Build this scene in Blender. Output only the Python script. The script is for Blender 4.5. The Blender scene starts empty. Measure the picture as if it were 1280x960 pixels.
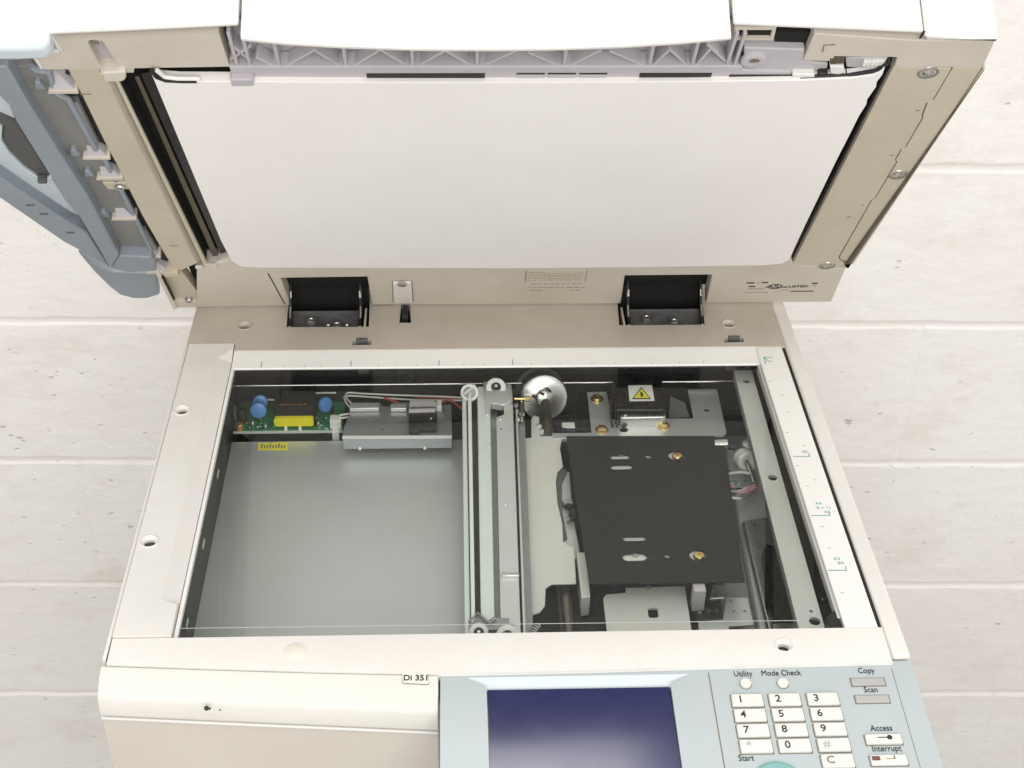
import bpy, bmesh, math, random
from mathutils import Vector, Matrix, geometry

random.seed(7)
R = math.radians
scene = bpy.context.scene
col = scene.collection

# ------------------------------------------------------------------ camera
cam_data = bpy.data.cameras.new("camera")
cam_data.sensor_width = 36.0
cam_data.lens = 1852.78 / 1280 * 36.0
cam_data.clip_start = 0.02
cam_data.clip_end = 60.0
cam = bpy.data.objects.new("camera", cam_data)
col.objects.link(cam)
right = Vector((0.99923995, -0.03650813, 0.0136634))
up = Vector((0.00936539, 0.56508731, 0.82497795))
fwd = Vector((0.03783941, 0.82422296, -0.56499973))
cam.matrix_world = Matrix(((right.x, up.x, -fwd.x, -0.03454), (right.y, up.y, -fwd.y, -0.71268),
                           (right.z, up.z, -fwd.z, 0.69097), (0, 0, 0, 1)))
scene.camera = cam

# ------------------------------------------------------------------ light of the room
world = bpy.data.worlds.new("World")
scene.world = world
world.use_nodes = True
bg = world.node_tree.nodes["Background"]
bg.inputs[0].default_value = (1.0, 0.985, 0.965, 1)
bg.inputs[1].default_value = 0.95


def area_lamp(name, loc, target, sx, sy, power, color):
    d = bpy.data.lights.new(name, 'AREA')
    d.shape = 'RECTANGLE'
    d.size, d.size_y, d.energy, d.color = sx, sy, power, color
    o = bpy.data.objects.new(name, d)
    col.objects.link(o)
    o.location = loc
    o.rotation_euler = (Vector(target) - Vector(loc)).to_track_quat('-Z', 'Y').to_euler()
    return o


area_lamp("ceiling_tube_lamp", (-0.15, -0.75, 1.75), (0, 0.25, 0), 1.6, 0.7, 4.0, (1.0, 0.975, 0.94))
area_lamp("front_fill_light", (0.2, -2.3, 1.15), (0, 0.3, 0.1), 1.8, 1.2, 34.0, (1.0, 0.985, 0.965))  # added front fill behind the camera, brightens the lid's underside
area_lamp("wall_tube_lamp", (-0.09, 0.555, 1.34), (-0.09, 0.50, 0.0), 0.7, 0.22, 6.5, (1.0, 0.97, 0.94))

vs = scene.view_settings
vs.view_transform = 'Standard'
vs.look = 'None'
vs.exposure = 0.0
vs.gamma = 1.0
scene.cycles.max_bounces = 8
scene.cycles.transparent_max_bounces = 12
scene.cycles.caustics_reflective = False
scene.cycles.caustics_refractive = False

# ------------------------------------------------------------------ materials
MATS = {}


def mat(name, color, rough=0.5, metal=0.0, vary=0.06, scale=30.0, bump=0.0, bscale=400.0, spots=0.0, spot_col=(0.25, 0.2, 0.15),
        spec=0.5, coat=0.0, sscale=60.0):
    m = bpy.data.materials.new(name)
    m.use_nodes = True
    nt = m.node_tree
    n, l = nt.nodes, nt.links
    b = n["Principled BSDF"]
    b.inputs["Roughness"].default_value = rough
    b.inputs["Metallic"].default_value = metal
    b.inputs["Specular IOR Level"].default_value = spec
    b.inputs["Coat Weight"].default_value = coat
    tc = n.new("ShaderNodeTexCoord")
    oi = n.new("ShaderNodeObjectInfo")
    off = n.new("ShaderNodeVectorMath")
    off.operation = 'MULTIPLY_ADD'
    l.new(oi.outputs["Random"], off.inputs[0])
    off.inputs[1].default_value = (7.3, 3.1, 5.7)
    l.new(tc.outputs["Object"], off.inputs[2])
    nz = n.new("ShaderNodeTexNoise")
    nz.inputs["Scale"].default_value = scale
    nz.inputs["Detail"].default_value = 5.0
    nz.inputs["Roughness"].default_value = 0.65
    l.new(off.outputs[0], nz.inputs["Vector"])
    ramp = n.new("ShaderNodeValToRGB")
    c = color
    ramp.color_ramp.elements[0].position = 0.3
    ramp.color_ramp.elements[1].position = 0.7
    ramp.color_ramp.elements[0].color = (c[0] * (1 - vary), c[1] * (1 - vary * 1.1), c[2] * (1 - vary * 1.35), 1)
    ramp.color_ramp.elements[1].color = (min(1, c[0] * (1 + vary)), min(1, c[1] * (1 + vary)), min(1, c[2] * (1 + vary)), 1)
    l.new(nz.outputs["Fac"], ramp.inputs["Fac"])
    colour = ramp.outputs["Color"]
    if spots > 0:
        n2 = n.new("ShaderNodeTexNoise")
        n2.inputs["Scale"].default_value = sscale
        n2.inputs["Detail"].default_value = 8.0
        n2.inputs["Roughness"].default_value = 0.7
        l.new(off.outputs[0], n2.inputs["Vector"])
        r2 = n.new("ShaderNodeValToRGB")
        r2.color_ramp.elements[0].position = 0.66
        r2.color_ramp.elements[1].position = 0.78
        r2.color_ramp.elements[0].color = (0, 0, 0, 1)
        r2.color_ramp.elements[1].color = (spots, spots, spots, 1)
        l.new(n2.outputs["Fac"], r2.inputs["Fac"])
        mx = n.new("ShaderNodeMix")
        mx.data_type = 'RGBA'
        l.new(r2.outputs["Color"], mx.inputs["Factor"])
        l.new(colour, mx.inputs["A"])
        mx.inputs["B"].default_value = (*spot_col, 1)
        colour = mx.outputs["Result"]
    l.new(colour, b.inputs["Base Color"])
    rr = n.new("ShaderNodeMapRange")
    rr.inputs["To Min"].default_value = max(0.02, rough - 0.08)
    rr.inputs["To Max"].default_value = min(1, rough + 0.08)
    l.new(nz.outputs["Fac"], rr.inputs["Value"])
    l.new(rr.outputs["Result"], b.inputs["Roughness"])
    if bump > 0:
        n3 = n.new("ShaderNodeTexNoise")
        n3.inputs["Scale"].default_value = bscale
        n3.inputs["Detail"].default_value = 3.0
        l.new(off.outputs[0], n3.inputs["Vector"])
        bp = n.new("ShaderNodeBump")
        bp.inputs["Strength"].default_value = bump
        bp.inputs["Distance"].default_value = 0.001
        l.new(n3.outputs["Fac"], bp.inputs["Height"])
        l.new(bp.outputs["Normal"], b.inputs["Normal"])
    MATS[name] = m
    return m


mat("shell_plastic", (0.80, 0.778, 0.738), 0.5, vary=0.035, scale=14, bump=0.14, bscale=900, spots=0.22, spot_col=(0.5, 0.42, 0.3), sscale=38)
mat("shell_plastic_toned", (0.715, 0.69, 0.64), 0.5, vary=0.035, scale=14, bump=0.14, bscale=900, spots=0.22, spot_col=(0.48, 0.41, 0.3), sscale=38)  # shell plastic darkened in colour to offset strong light on the front cover
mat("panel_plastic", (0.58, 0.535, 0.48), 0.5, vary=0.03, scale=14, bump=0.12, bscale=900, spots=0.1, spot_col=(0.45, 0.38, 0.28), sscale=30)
mat("cover_plastic", (0.75, 0.735, 0.70), 0.45, vary=0.02, scale=10, bump=0.1, bscale=900)
mat("rear_plastic", (0.545, 0.495, 0.43), 0.55, vary=0.09, scale=9, bump=0.14, bscale=900, spots=0.42, spot_col=(0.36, 0.30, 0.23), sscale=17)
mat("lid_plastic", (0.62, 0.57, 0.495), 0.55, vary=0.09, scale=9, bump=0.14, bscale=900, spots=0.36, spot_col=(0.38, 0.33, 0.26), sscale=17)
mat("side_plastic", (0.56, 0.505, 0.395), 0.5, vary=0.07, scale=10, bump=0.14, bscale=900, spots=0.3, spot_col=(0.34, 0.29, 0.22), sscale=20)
mat("lilac_plastic", (0.50, 0.47, 0.495), 0.5, vary=0.05, scale=20, bump=0.06)
mat("pad_white", (0.90, 0.865, 0.835), 0.6, vary=0.022, scale=9, bump=0.2, bscale=500, spots=0.10, spot_col=(0.66, 0.6, 0.5), sscale=16)
mat("tray_blue", (0.27, 0.305, 0.345), 0.45, vary=0.07, scale=12, bump=0.12, bscale=700)
mat("tray_grey", (0.24, 0.235, 0.225), 0.6, vary=0.1, scale=18, bump=0.15, bscale=700)
mat("tray_dark", (0.11, 0.11, 0.108), 0.6, vary=0.08, scale=18)
mat("pale_blue", (0.43, 0.485, 0.497), 0.42, vary=0.02, scale=12, bump=0.08, bscale=900)
mat("slab_blue", (0.62, 0.685, 0.715), 0.42, vary=0.02, scale=12, bump=0.08, bscale=900)
mat("ruler_white", (0.90, 0.89, 0.85), 0.35, vary=0.02, scale=16)
mat("black_plastic", (0.012, 0.011, 0.010), 0.5, vary=0.2, scale=30, bump=0.08)
mat("black_velvet", (0.008, 0.0075, 0.007), 0.85, vary=0.3, scale=60)
mat("brown_rail", (0.10, 0.085, 0.055), 0.4, vary=0.25, scale=40)
mat("hinge_black", (0.016, 0.016, 0.018), 0.28, metal=0.3, vary=0.3, scale=60, spots=0.2, spot_col=(0.06, 0.06, 0.06))
mat("hinge_grey", (0.15, 0.15, 0.152), 0.34, metal=0.3, vary=0.3, scale=60, spots=0.2, spot_col=(0.1, 0.1, 0.1))
mat("steel", (0.50, 0.495, 0.475), 0.26, metal=0.9, vary=0.08, scale=40)
mat("bright_steel", (0.62, 0.61, 0.58), 0.24, metal=0.95, vary=0.06, scale=60)
mat("zinc_plate", (0.73, 0.74, 0.72), 0.36, metal=0.62, vary=0.04, scale=22, bump=0.05)
mat("zinc_dark", (0.36, 0.365, 0.375), 0.38, metal=0.6, vary=0.08, scale=22)
mat("zinc_beige", (0.77, 0.76, 0.70), 0.5, metal=0.25, vary=0.03, scale=22, bump=0.05)
mat("mirror_green", (0.72, 0.79, 0.75), 0.3, metal=0.25, vary=0.02, scale=20)
mat("groove_green", (0.105, 0.12, 0.115), 0.5, vary=0.08, scale=25)
mat("floor_plate", (0.72, 0.745, 0.745), 0.42, metal=0.68, vary=0.035, scale=9, bump=0.02)
mat("housing_grey", (0.06, 0.064, 0.066), 0.5, metal=0.2, vary=0.12, scale=14)
mat("housing_dark", (0.022, 0.023, 0.025), 0.5, vary=0.2, scale=14)
mat("brass", (0.78, 0.60, 0.26), 0.25, metal=1.0, vary=0.15, scale=80)
mat("shaft_steel", (0.17, 0.155, 0.12), 0.3, metal=0.8, vary=0.15, scale=60)
mat("shaft_tan", (0.36, 0.30, 0.21), 0.35, metal=0.6, vary=0.15, scale=60)
mat("lens_black", (0.006, 0.0054, 0.0045), 0.65, vary=0.12, scale=40)
mat("pcb_green", (0.03, 0.22, 0.085), 0.4, vary=0.35, scale=160, spots=0.7, spot_col=(0.25, 0.5, 0.3), sscale=220)
mat("cap_blue", (0.10, 0.27, 0.62), 0.3, vary=0.1, scale=60)
mat("tape_yellow", (0.83, 0.74, 0.03), 0.4, vary=0.04)
mat("copper", (0.7, 0.36, 0.14), 0.35, metal=0.7, vary=0.15)
mat("white_plastic", (0.80, 0.79, 0.74), 0.4, vary=0.04)
mat("wire_white", (0.75, 0.73, 0.66), 0.45)
mat("wire_red", (0.55, 0.10, 0.08), 0.45)
mat("wire_pink", (0.75, 0.36, 0.40), 0.45)
mat("wire_black", (0.012, 0.012, 0.012), 0.4)
mat("label_paper", (0.60, 0.55, 0.45), 0.5, vary=0.04, scale=60)
mat("badge_plate", (0.78, 0.75, 0.66), 0.4, vary=0.03)
mat("ink_black", (0.02, 0.019, 0.018), 0.6)
mat("ink_grey", (0.20, 0.17, 0.13), 0.7)
mat("ink_teal", (0.12, 0.36, 0.38), 0.6)
mat("ink_pale", (0.40, 0.44, 0.43), 0.6)
mat("key_white", (0.73, 0.72, 0.665), 0.4, vary=0.02)
mat("key_grey", (0.42, 0.41, 0.40), 0.4, vary=0.06, scale=90)
mat("key_teal", (0.20, 0.42, 0.40), 0.35, vary=0.05)
mat("led_red", (0.16, 0.06, 0.05), 0.3)
mat("groove_black", (0.01, 0.009, 0.008), 0.7, vary=0.2)
mat("mortar_paint", (0.84, 0.81, 0.78), 0.7, vary=0.05, scale=9, bump=0.5, bscale=90)
mat("floor_concrete", (0.30, 0.29, 0.27), 0.6, vary=0.15, scale=4, bump=0.3, bscale=60)

# thickly painted concrete block: lumps, brush drags, small pits holding dirt, brownish smears
m = bpy.data.materials.new("wall_paint")
m.use_nodes = True
MATS["wall_paint"] = m
nt = m.node_tree
N, LK = nt.nodes, nt.links
pb = N["Principled BSDF"]
pb.inputs["Roughness"].default_value = 0.5
pb.inputs["Specular IOR Level"].default_value = 0.35
ge = N.new("ShaderNodeNewGeometry")


def wnoise(scale, detail=4.0, rough=0.6, stretch=(1, 1, 1)):
    mp = N.new("ShaderNodeMapping")
    mp.inputs["Scale"].default_value = stretch
    LK.new(ge.outputs["Position"], mp.inputs["Vector"])
    t = N.new("ShaderNodeTexNoise")
    t.inputs["Scale"].default_value = scale
    t.inputs["Detail"].default_value = detail
    t.inputs["Roughness"].default_value = rough
    LK.new(mp.outputs[0], t.inputs["Vector"])
    return t.outputs["Fac"]


def wramp(src, a, b, lo=0.0, hi=1.0):
    r_ = N.new("ShaderNodeMapRange")
    r_.inputs["From Min"].default_value = a
    r_.inputs["From Max"].default_value = b
    r_.inputs["To Min"].default_value = lo
    r_.inputs["To Max"].default_value = hi
    LK.new(src, r_.inputs["Value"])
    return r_.outputs["Result"]


def wmath(op, a, b):
    r_ = N.new("ShaderNodeMath")
    r_.operation = op
    for k_, q in enumerate((a, b)):
        if isinstance(q, float):
            r_.inputs[k_].default_value = q
        else:
            LK.new(q, r_.inputs[k_])
    return r_.outputs[0]


pit = wmath('MULTIPLY', wramp(wnoise(95, 2.0, 0.5, (0.75, 1, 1.25)), 0.69, 0.76), wramp(wnoise(9, 2.0), 0.44, 0.60))
smear = wramp(wnoise(6.5, 6.0, 0.7, (1, 1, 1.6)), 0.52, 0.76, 0.0, 0.42)
tone = wramp(wnoise(3.0, 3.0), 0.3, 0.7)
c1 = N.new("ShaderNodeMix")
c1.data_type = 'RGBA'
LK.new(tone, c1.inputs["Factor"])
c1.inputs["A"].default_value = (0.84, 0.81, 0.78, 1)
c1.inputs["B"].default_value = (0.885, 0.87, 0.84, 1)
c2 = N.new("ShaderNodeMix")
c2.data_type = 'RGBA'
LK.new(smear, c2.inputs["Factor"])
LK.new(c1.outputs["Result"], c2.inputs["A"])
c2.inputs["B"].default_value = (0.62, 0.56, 0.50, 1)
c3 = N.new("ShaderNodeMix")
c3.data_type = 'RGBA'
LK.new(wmath('MULTIPLY', pit, 0.45), c3.inputs["Factor"])
LK.new(c2.outputs["Result"], c3.inputs["A"])
c3.inputs["B"].default_value = (0.30, 0.26, 0.22, 1)
LK.new(c3.outputs["Result"], pb.inputs["Base Color"])
hgt = wmath('ADD', wmath('MULTIPLY', wnoise(38, 5.0, 0.6, (0.8, 1, 1.3)), 0.9), wmath('MULTIPLY', wnoise(11, 3.0, 0.5), 1.6))
hgt = wmath('SUBTRACT', hgt, wmath('MULTIPLY', pit, 1.1))
bp = N.new("ShaderNodeBump")
bp.inputs["Strength"].default_value = 0.55
bp.inputs["Distance"].default_value = 0.0028
LK.new(hgt, bp.inputs["Height"])
LK.new(bp.outputs["Normal"], pb.inputs["Normal"])

# LCD: dark blue film under a glossy cover
m = mat("lcd_film", (0.014, 0.017, 0.085), 0.16, vary=0.05, scale=8)

# clear glass pane: lets light through, mirrors by Fresnel on its outer faces
m = bpy.data.materials.new("clear_glass")
m.use_nodes = True
nt = m.node_tree
nt.nodes.clear()
o_ = nt.nodes.new("ShaderNodeOutputMaterial")
mix = nt.nodes.new("ShaderNodeMixShader")
tr = nt.nodes.new("ShaderNodeBsdfTransparent")
tr.inputs[0].default_value = (0.972, 0.985, 0.978, 1)
gl = nt.nodes.new("ShaderNodeBsdfGlossy")
gl.inputs["Roughness"].default_value = 0.0
fr = nt.nodes.new("ShaderNodeFresnel")
fr.inputs[0].default_value = 1.44
ge = nt.nodes.new("ShaderNodeNewGeometry")
mm = nt.nodes.new("ShaderNodeMath")
mm.operation = 'SUBTRACT'
mm.inputs[0].default_value = 1.0
nt.links.new(ge.outputs["Backfacing"], mm.inputs[1])
m2 = nt.nodes.new("ShaderNodeMath")
m2.operation = 'MULTIPLY'
nt.links.new(mm.outputs[0], m2.inputs[0])
nt.links.new(fr.outputs[0], m2.inputs[1])
nt.links.new(m2.outputs[0], mix.inputs[0])
nt.links.new(tr.outputs[0], mix.inputs[1])
nt.links.new(gl.outputs[0], mix.inputs[2])
df = nt.nodes.new("ShaderNodeBsdfDiffuse")
df.inputs[0].default_value = (0.8, 0.8, 0.78, 1)
gp = nt.nodes.new("ShaderNodeNewGeometry")
dn = nt.nodes.new("ShaderNodeTexNoise")
dn.inputs["Scale"].default_value = 240.0
dn.inputs["Detail"].default_value = 3.0
dn.inputs["Roughness"].default_value = 0.75
nt.links.new(gp.outputs["Position"], dn.inputs["Vector"])
dr = nt.nodes.new("ShaderNodeMapRange")
dr.inputs["From Min"].default_value = 0.45
dr.inputs["From Max"].default_value = 0.80
dr.inputs["To Max"].default_value = 0.020
nt.links.new(dn.outputs["Fac"], dr.inputs["Value"])
dm = nt.nodes.new("ShaderNodeMixShader")
nt.links.new(dr.outputs["Result"], dm.inputs[0])
nt.links.new(mix.outputs[0], dm.inputs[1])
nt.links.new(df.outputs[0], dm.inputs[2])
nt.links.new(dm.outputs[0], o_.inputs[0])
MATS["clear_glass"] = m

# ------------------------------------------------------------------ geometry helpers


def circ(x, y, r, n=20, ry=None):
    ry = r if ry is None else ry
    return [(x + r * math.cos(2 * math.pi * i / n), y + ry * math.sin(2 * math.pi * i / n)) for i in range(n)]


def rect(x0, y0, x1, y1):
    return [(x0, y0), (x1, y0), (x1, y1), (x0, y1)]


def rounded(poly, r, n=5):
    out = []
    k = len(poly)
    for i in range(k):
        p0, p1, p2 = Vector(poly[i - 1]), Vector(poly[i]), Vector(poly[(i + 1) % k])
        a, b = (p0 - p1), (p2 - p1)
        rr = min(r, a.length * 0.45, b.length * 0.45)
        a, b = p1 + a.normalized() * rr, p1 + b.normalized() * rr
        for j in range(n + 1):
            t = j / n
            q = a * (1 - t) ** 2 + p1 * 2 * t * (1 - t) + b * t ** 2
            out.append((q.x, q.y))
    return out


class MB:
    def __init__(self):
        self.v, self.f = [], []

    def add(self, vs_, fs):
        n = len(self.v)
        self.v += [tuple(q) for q in vs_]
        self.f += [tuple(i + n for i in q) for q in fs]
        return self

    def prism(self, poly, z0, z1, holes=(), axis='z'):
        loops = [list(poly)] + [list(h) for h in holes]
        tris = geometry.tessellate_polygon([[Vector((q[0], q[1], 0)) for q in lp] for lp in loops])
        flat = [q for lp in loops for q in lp]
        n = len(flat)

        def w(q, z):
            if axis == 'z':
                return (q[0], q[1], z)
            if axis == 'y':
                return (q[0], z, q[1])
            return (z, q[0], q[1])
        vs_ = [w(q, z0) for q in flat] + [w(q, z1) for q in flat]
        if holes:
            fs = [tuple(t) for t in tris] + [tuple(i + n for i in t) for t in tris]
        else:
            fs = [tuple(range(n)), tuple(range(n, 2 * n))]
        s = 0
        for lp in loops:
            k = len(lp)
            for i in range(k):
                a, b = s + i, s + (i + 1) % k
                fs.append((a, b, b + n, a + n))
            s += k
        return self.add(vs_, fs)

    def box(self, x0, x1, y0, y1, z0, z1):
        return self.prism(rect(x0, y0, x1, y1), z0, z1)

    def loft(self, rings, closed=True, caps=(True, True)):
        k = len(rings[0])
        vs_ = [q for r_ in rings for q in r_]
        fs = []
        for i in range(len(rings) - 1):
            for j in range(k if closed else k - 1):
                a, b = i * k + j, i * k + (j + 1) % k
                fs.append((a, b, b + k, a + k))
        if closed and caps[0]:
            fs.append(tuple(range(k)))
        if closed and caps[1]:
            fs.append(tuple(range((len(rings) - 1) * k, len(rings) * k)))
        return self.add(vs_, fs)

    def tube(self, path, r, n=10):
        path = [Vector(q) for q in path]
        rings = []
        for i, q in enumerate(path):
            t = (path[min(i + 1, len(path) - 1)] - path[max(i - 1, 0)]).normalized()
            a = t.cross(Vector((0, 0, 1)))
            if a.length < 1e-4:
                a = t.cross(Vector((1, 0, 0)))
            a.normalize()
            b = t.cross(a)
            rings.append([q + (a * math.cos(2 * math.pi * j / n) + b * math.sin(2 * math.pi * j / n)) * r for j in range(n)])
        return self.loft(rings)

    def lathe(self, c, axis, prof, n=24, caps=(True, True)):
        ax = Vector(axis).normalized()
        a = ax.cross(Vector((0.31, 0.77, 0.11))).normalized()
        b = ax.cross(a)
        c = Vector(c)
        rings = [[c + ax * h + (a * math.cos(2 * math.pi * j / n) + b * math.sin(2 * math.pi * j / n)) * max(r, 1e-5) for j in range(n)] for r, h in prof]
        return self.loft(rings, True, caps)

    def build(self, name, material, parent=None, bevel=0.0, seg=2, smooth=True, loc=None):
        me = bpy.data.meshes.new(name)
        me.from_pydata(self.v, [], self.f)
        bm = bmesh.new()
        bm.from_mesh(me)
        bmesh.ops.recalc_face_normals(bm, faces=bm.faces)
        bm.to_mesh(me)
        bm.free()
        me.materials.append(MATS[material])
        o = bpy.data.objects.new(name, me)
        col.objects.link(o)
        if parent is not None:
            o.parent = parent
        if loc is not None:
            o.location = loc
        if bevel > 0:
            md = o.modifiers.new("bevel", 'BEVEL')
            md.width = bevel
            md.segments = seg
            md.limit_method = 'ANGLE'
            md.angle_limit = R(35)
        if smooth:
            for f in me.polygons:
                f.use_smooth = True
            me.set_sharp_from_angle(angle=R(38))
        return o


def empty(name, loc=(0, 0, 0), rot=(0, 0, 0), parent=None):
    o = bpy.data.objects.new(name, None)
    o.empty_display_size = 0.05
    col.objects.link(o)
    o.location = loc
    o.rotation_euler = rot
    o.parent = parent
    return o


def text(name, s, size, loc, material, parent, flip=False, rotz=0.0, align='CENTER', sx=1.0, depth=0.00012, bold=0.0):
    cu = bpy.data.curves.new(name, 'FONT')
    cu.body = s
    cu.size = size
    cu.align_x = align
    cu.align_y = 'CENTER'
    cu.extrude = depth
    cu.offset = bold
    cu.resolution_u = 3
    tmp = bpy.data.objects.new(name, cu)
    col.objects.link(tmp)
    dg = bpy.context.evaluated_depsgraph_get()
    me = bpy.data.meshes.new_from_object(tmp.evaluated_get(dg))
    bpy.data.objects.remove(tmp)
    me.name = name
    me.materials.clear()
    me.materials.append(MATS[material])
    o = bpy.data.objects.new(name, me)
    col.objects.link(o)
    o.parent = parent
    o.location = loc
    o.scale = (sx, 1, 1)
    o.rotation_euler = (math.pi if flip else 0.0, 0, rotz)
    return o


def screw(name, c, axis, r, material, parent, h=0.002):
    """a domed screw head with a cross slot standing on point c"""
    o = MB().lathe(c, axis, [(r, 0), (r, h * 0.45), (r * 0.82, h * 0.85), (r * 0.45, h), (r * 0.30, h * 0.98), (r * 0.22, h * 0.45), (0, h * 0.4)], 18).build(name, material, parent)
    return o


def cup(name, x, y, z, r, depth, parent, material, inner="groove_black", down=-1):
    """a round moulded screw well: raised ring, sloping bowl, dark hole"""
    o = MB().lathe((x, y, z), (0, 0, 1), [(r * 1.12, -0.0005), (r * 1.10, 0.0006), (r, 0.0008), (r * 0.93, 0.0003), (r * 0.70, -depth * 0.26), (r * 0.64, -depth * 0.30), (r * 0.62, -depth * 0.7)], 28, (False, False)).build(name, material, parent)
    MB().lathe((x, y, z - depth * 0.7 - 0.0002), (0, 0, 1), [(r * 1.1, 0), (r * 1.1, 0.0003), (0, 0.0003)], 20).build("well_bottom", inner, parent)
    return o


# ------------------------------------------------------------------ the wall behind: painted concrete blocks
TH = 0.02391
wall = empty("block_wall", (math.sin(TH) * 0.7507, math.cos(TH) * 0.7507, 0), (0, 0, -TH))
wall["kind"] = "structure"
wall["label"] = "white painted concrete block wall with shallow mortar joints behind the copier"
wall["category"] = "wall"
Z0 = -0.02278
MB().box(-2.4, 2.4, 0.0030, 0.19, -1.05, 1.6).build("mortar_bed", "mortar_paint", wall)
BW, BH, GH = 0.406, 0.203, 0.0046


def block_mesh(seed):
    """one painted block face: eased, slightly wandering upper and lower arrises, barely dipped ends"""
    rn = random.Random(seed)
    rings = []
    us = [0.0, 0.010, 0.024] + [k_ / 12 for k_ in range(1, 12)] + [0.976, 0.990, 1.0]
    for i, u in enumerate(us):
        a, b = rn.uniform(-0.0007, 0.0007), rn.uniform(-0.0007, 0.0007)
        c_ = 0.0022 + rn.uniform(-0.0006, 0.0009)
        e = (0.0012, 0.0004)[min(i, len(us) - 1 - i)] if min(i, len(us) - 1 - i) < 2 else 0.0
        zb, zt_ = -BH + GH / 2 + a, -GH / 2 + b
        rings.append([(BW * u, y_, z_) for y_, z_ in ((0.02, zb), (c_, zb), (c_ * .3 + e, zb + c_ * .5), (e, zb + c_ * 1.6), (e, zt_ - c_ * 1.6), (c_ * .3 + e, zt_ - c_ * .5), (c_, zt_), (0.02, zt_))])
    return MB().loft(rings)


protos = []
for n in range(-8, 5):
    zt = Z0 - BH * n
    off = (0.7003, -0.7322)[0] + (BH if n % 2 else 0.0)
    for kx in range(-6, 6):
        xl = off + BW * kx
        if xl + BW < -2.0 or xl > 2.0:
            continue
        if len(protos) < 5:
            bo = block_mesh(len(protos) + 20).build("block", "wall_paint", wall, smooth=False)
            protos.append(bo)
        else:
            bo = random.choice(protos).copy()
            col.objects.link(bo)
        bo.location = (xl, random.uniform(-0.0002, 0.0002), zt + random.uniform(-0.0005, 0.0005))

floor = MB().box(-2.2, 2.2, -1.9, 0.72, -1.07, -1.05).build("floor", "floor_concrete")
floor["kind"] = "structure"
floor["label"] = "plain grey concrete floor under the copier"

# ------------------------------------------------------------------ the copier
BASE = Vector((0.0, 0.2, -1.05))
copier = empty("photocopier", BASE)
copier["label"] = "off-white office photocopier with its lid raised above the scanner glass"
copier["category"] = "photocopier"


def part(mb, name, material, bevel=0.0, seg=2, **k):
    return mb.build(name, material, copier, bevel, seg, loc=-BASE, **k)


def part_empty(name):
    return empty(name, -BASE, (0, 0, 0), copier)


XL, XR = -0.2635, 0.2605
front = [(-0.2662, -0.0373), (-0.2042, -0.0426), (-0.1226, -0.0493), (-0.0516, -0.0547)]
fy = [q[1] for q in front]
# ---- cabinet: upper ring round the scanner well, and the lower body
outer = [(XL, 0.47), (XL, -0.018), (-0.05, -0.030), (0.24, -0.0285), (XR, -0.0265), (XR, 0.47)]
well = rect(-0.236, -0.006, 0.232, 0.452)
cab = part(MB().prism(outer, -0.003, -0.11, [well]), "upper_cabinet", "shell_plastic")
lowfront = [(XL + 0.001, fy[0] + 0.003), (-0.19, fy[1] + 0.001), (-0.11, fy[2] + 0.000), (-0.046, fy[3] + 0.000), (0.0, fy[3] - 0.004), (0.15, fy[3] - 0.003), (XR - 0.001, fy[3] + 0.003)]
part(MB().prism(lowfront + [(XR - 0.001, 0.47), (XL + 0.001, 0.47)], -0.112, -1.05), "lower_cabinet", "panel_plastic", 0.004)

# ---- rear deck cover with wells for the hinges and slots
ZR = 0.004
rear_out = [(XL + 0.001, 0.455), (XR - 0.013, 0.455), (XR - 0.013, 0.3435), (0.2215, 0.3435), (-0.2215, 0.3435), (-0.2215, 0.353), (XL + 0.001, 0.353)]
hl = [(-0.1837, 0.4142), (-0.1110, 0.4132), (-0.1095, 0.3793), (-0.1807, 0.3797)]
hr = [(0.1123, 0.4127), (0.1889, 0.4117), (0.1834, 0.3782), (0.1083, 0.3786)]
hl = [(hl[0][0], 0.4495), (hl[1][0], 0.4495)] + hl[2:]
hr = [(hr[0][0], 0.4495), (hr[1][0], 0.4495)] + hr[2:]
slotA = [(-0.1223, 0.3595), (-0.1066, 0.3599), (-0.1062, 0.3505), (-0.1225, 0.3501)]
slotB = [(0.1979, 0.3585), (0.2138, 0.3583), (0.2131, 0.3500), (0.1958, 0.3496)]
slotC = [(-0.0821, 0.4168), (-0.0750, 0.4167), (-0.0729, 0.3852), (-0.0834, 0.3854)]
wA = (-0.2171, 0.3821)
wB = (0.2046, 0.3792)
holes = [hl, hr, slotA, slotB, slotC, circ(*wA, 0.0062), circ(*wB, 0.0062)]
rear = part(MB().prism(rear_out, -0.0025, ZR, holes), "rear_cover", "rear_plastic")
MB().box(-0.2365, 0.236, 0.3735, 0.452, -0.06, -0.0562).build("well_floor", "black_plastic", rear)
for nm, w_ in (("screw_well", wA), ("screw_well", wB)):
    cup(nm, w_[0], w_[1], ZR, 0.0062, 0.006, rear, "rear_plastic")
    screw("screw", (w_[0], w_[1], -0.0002), (0, 0, 1), 0.0027, "steel", rear, 0.0012)
for s_ in (slotA, slotB):
    x0, x1 = s_[0][0], s_[1][0]
    MB().box(x0 + 0.003, x1 - 0.003, s_[3][1] + 0.0062, s_[0][1] + 0.0008, -0.03, 0.0052).build("latch_pad", "tray_dark", rear, 0.0008)
MB().box(slotC[0][0] + .001, slotC[1][0] - .001, slotC[2][1] + .006, slotC[0][1] - .001, -0.03, 0.0065).build("lid_switch", "black_plastic", rear, 0.0008)
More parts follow.
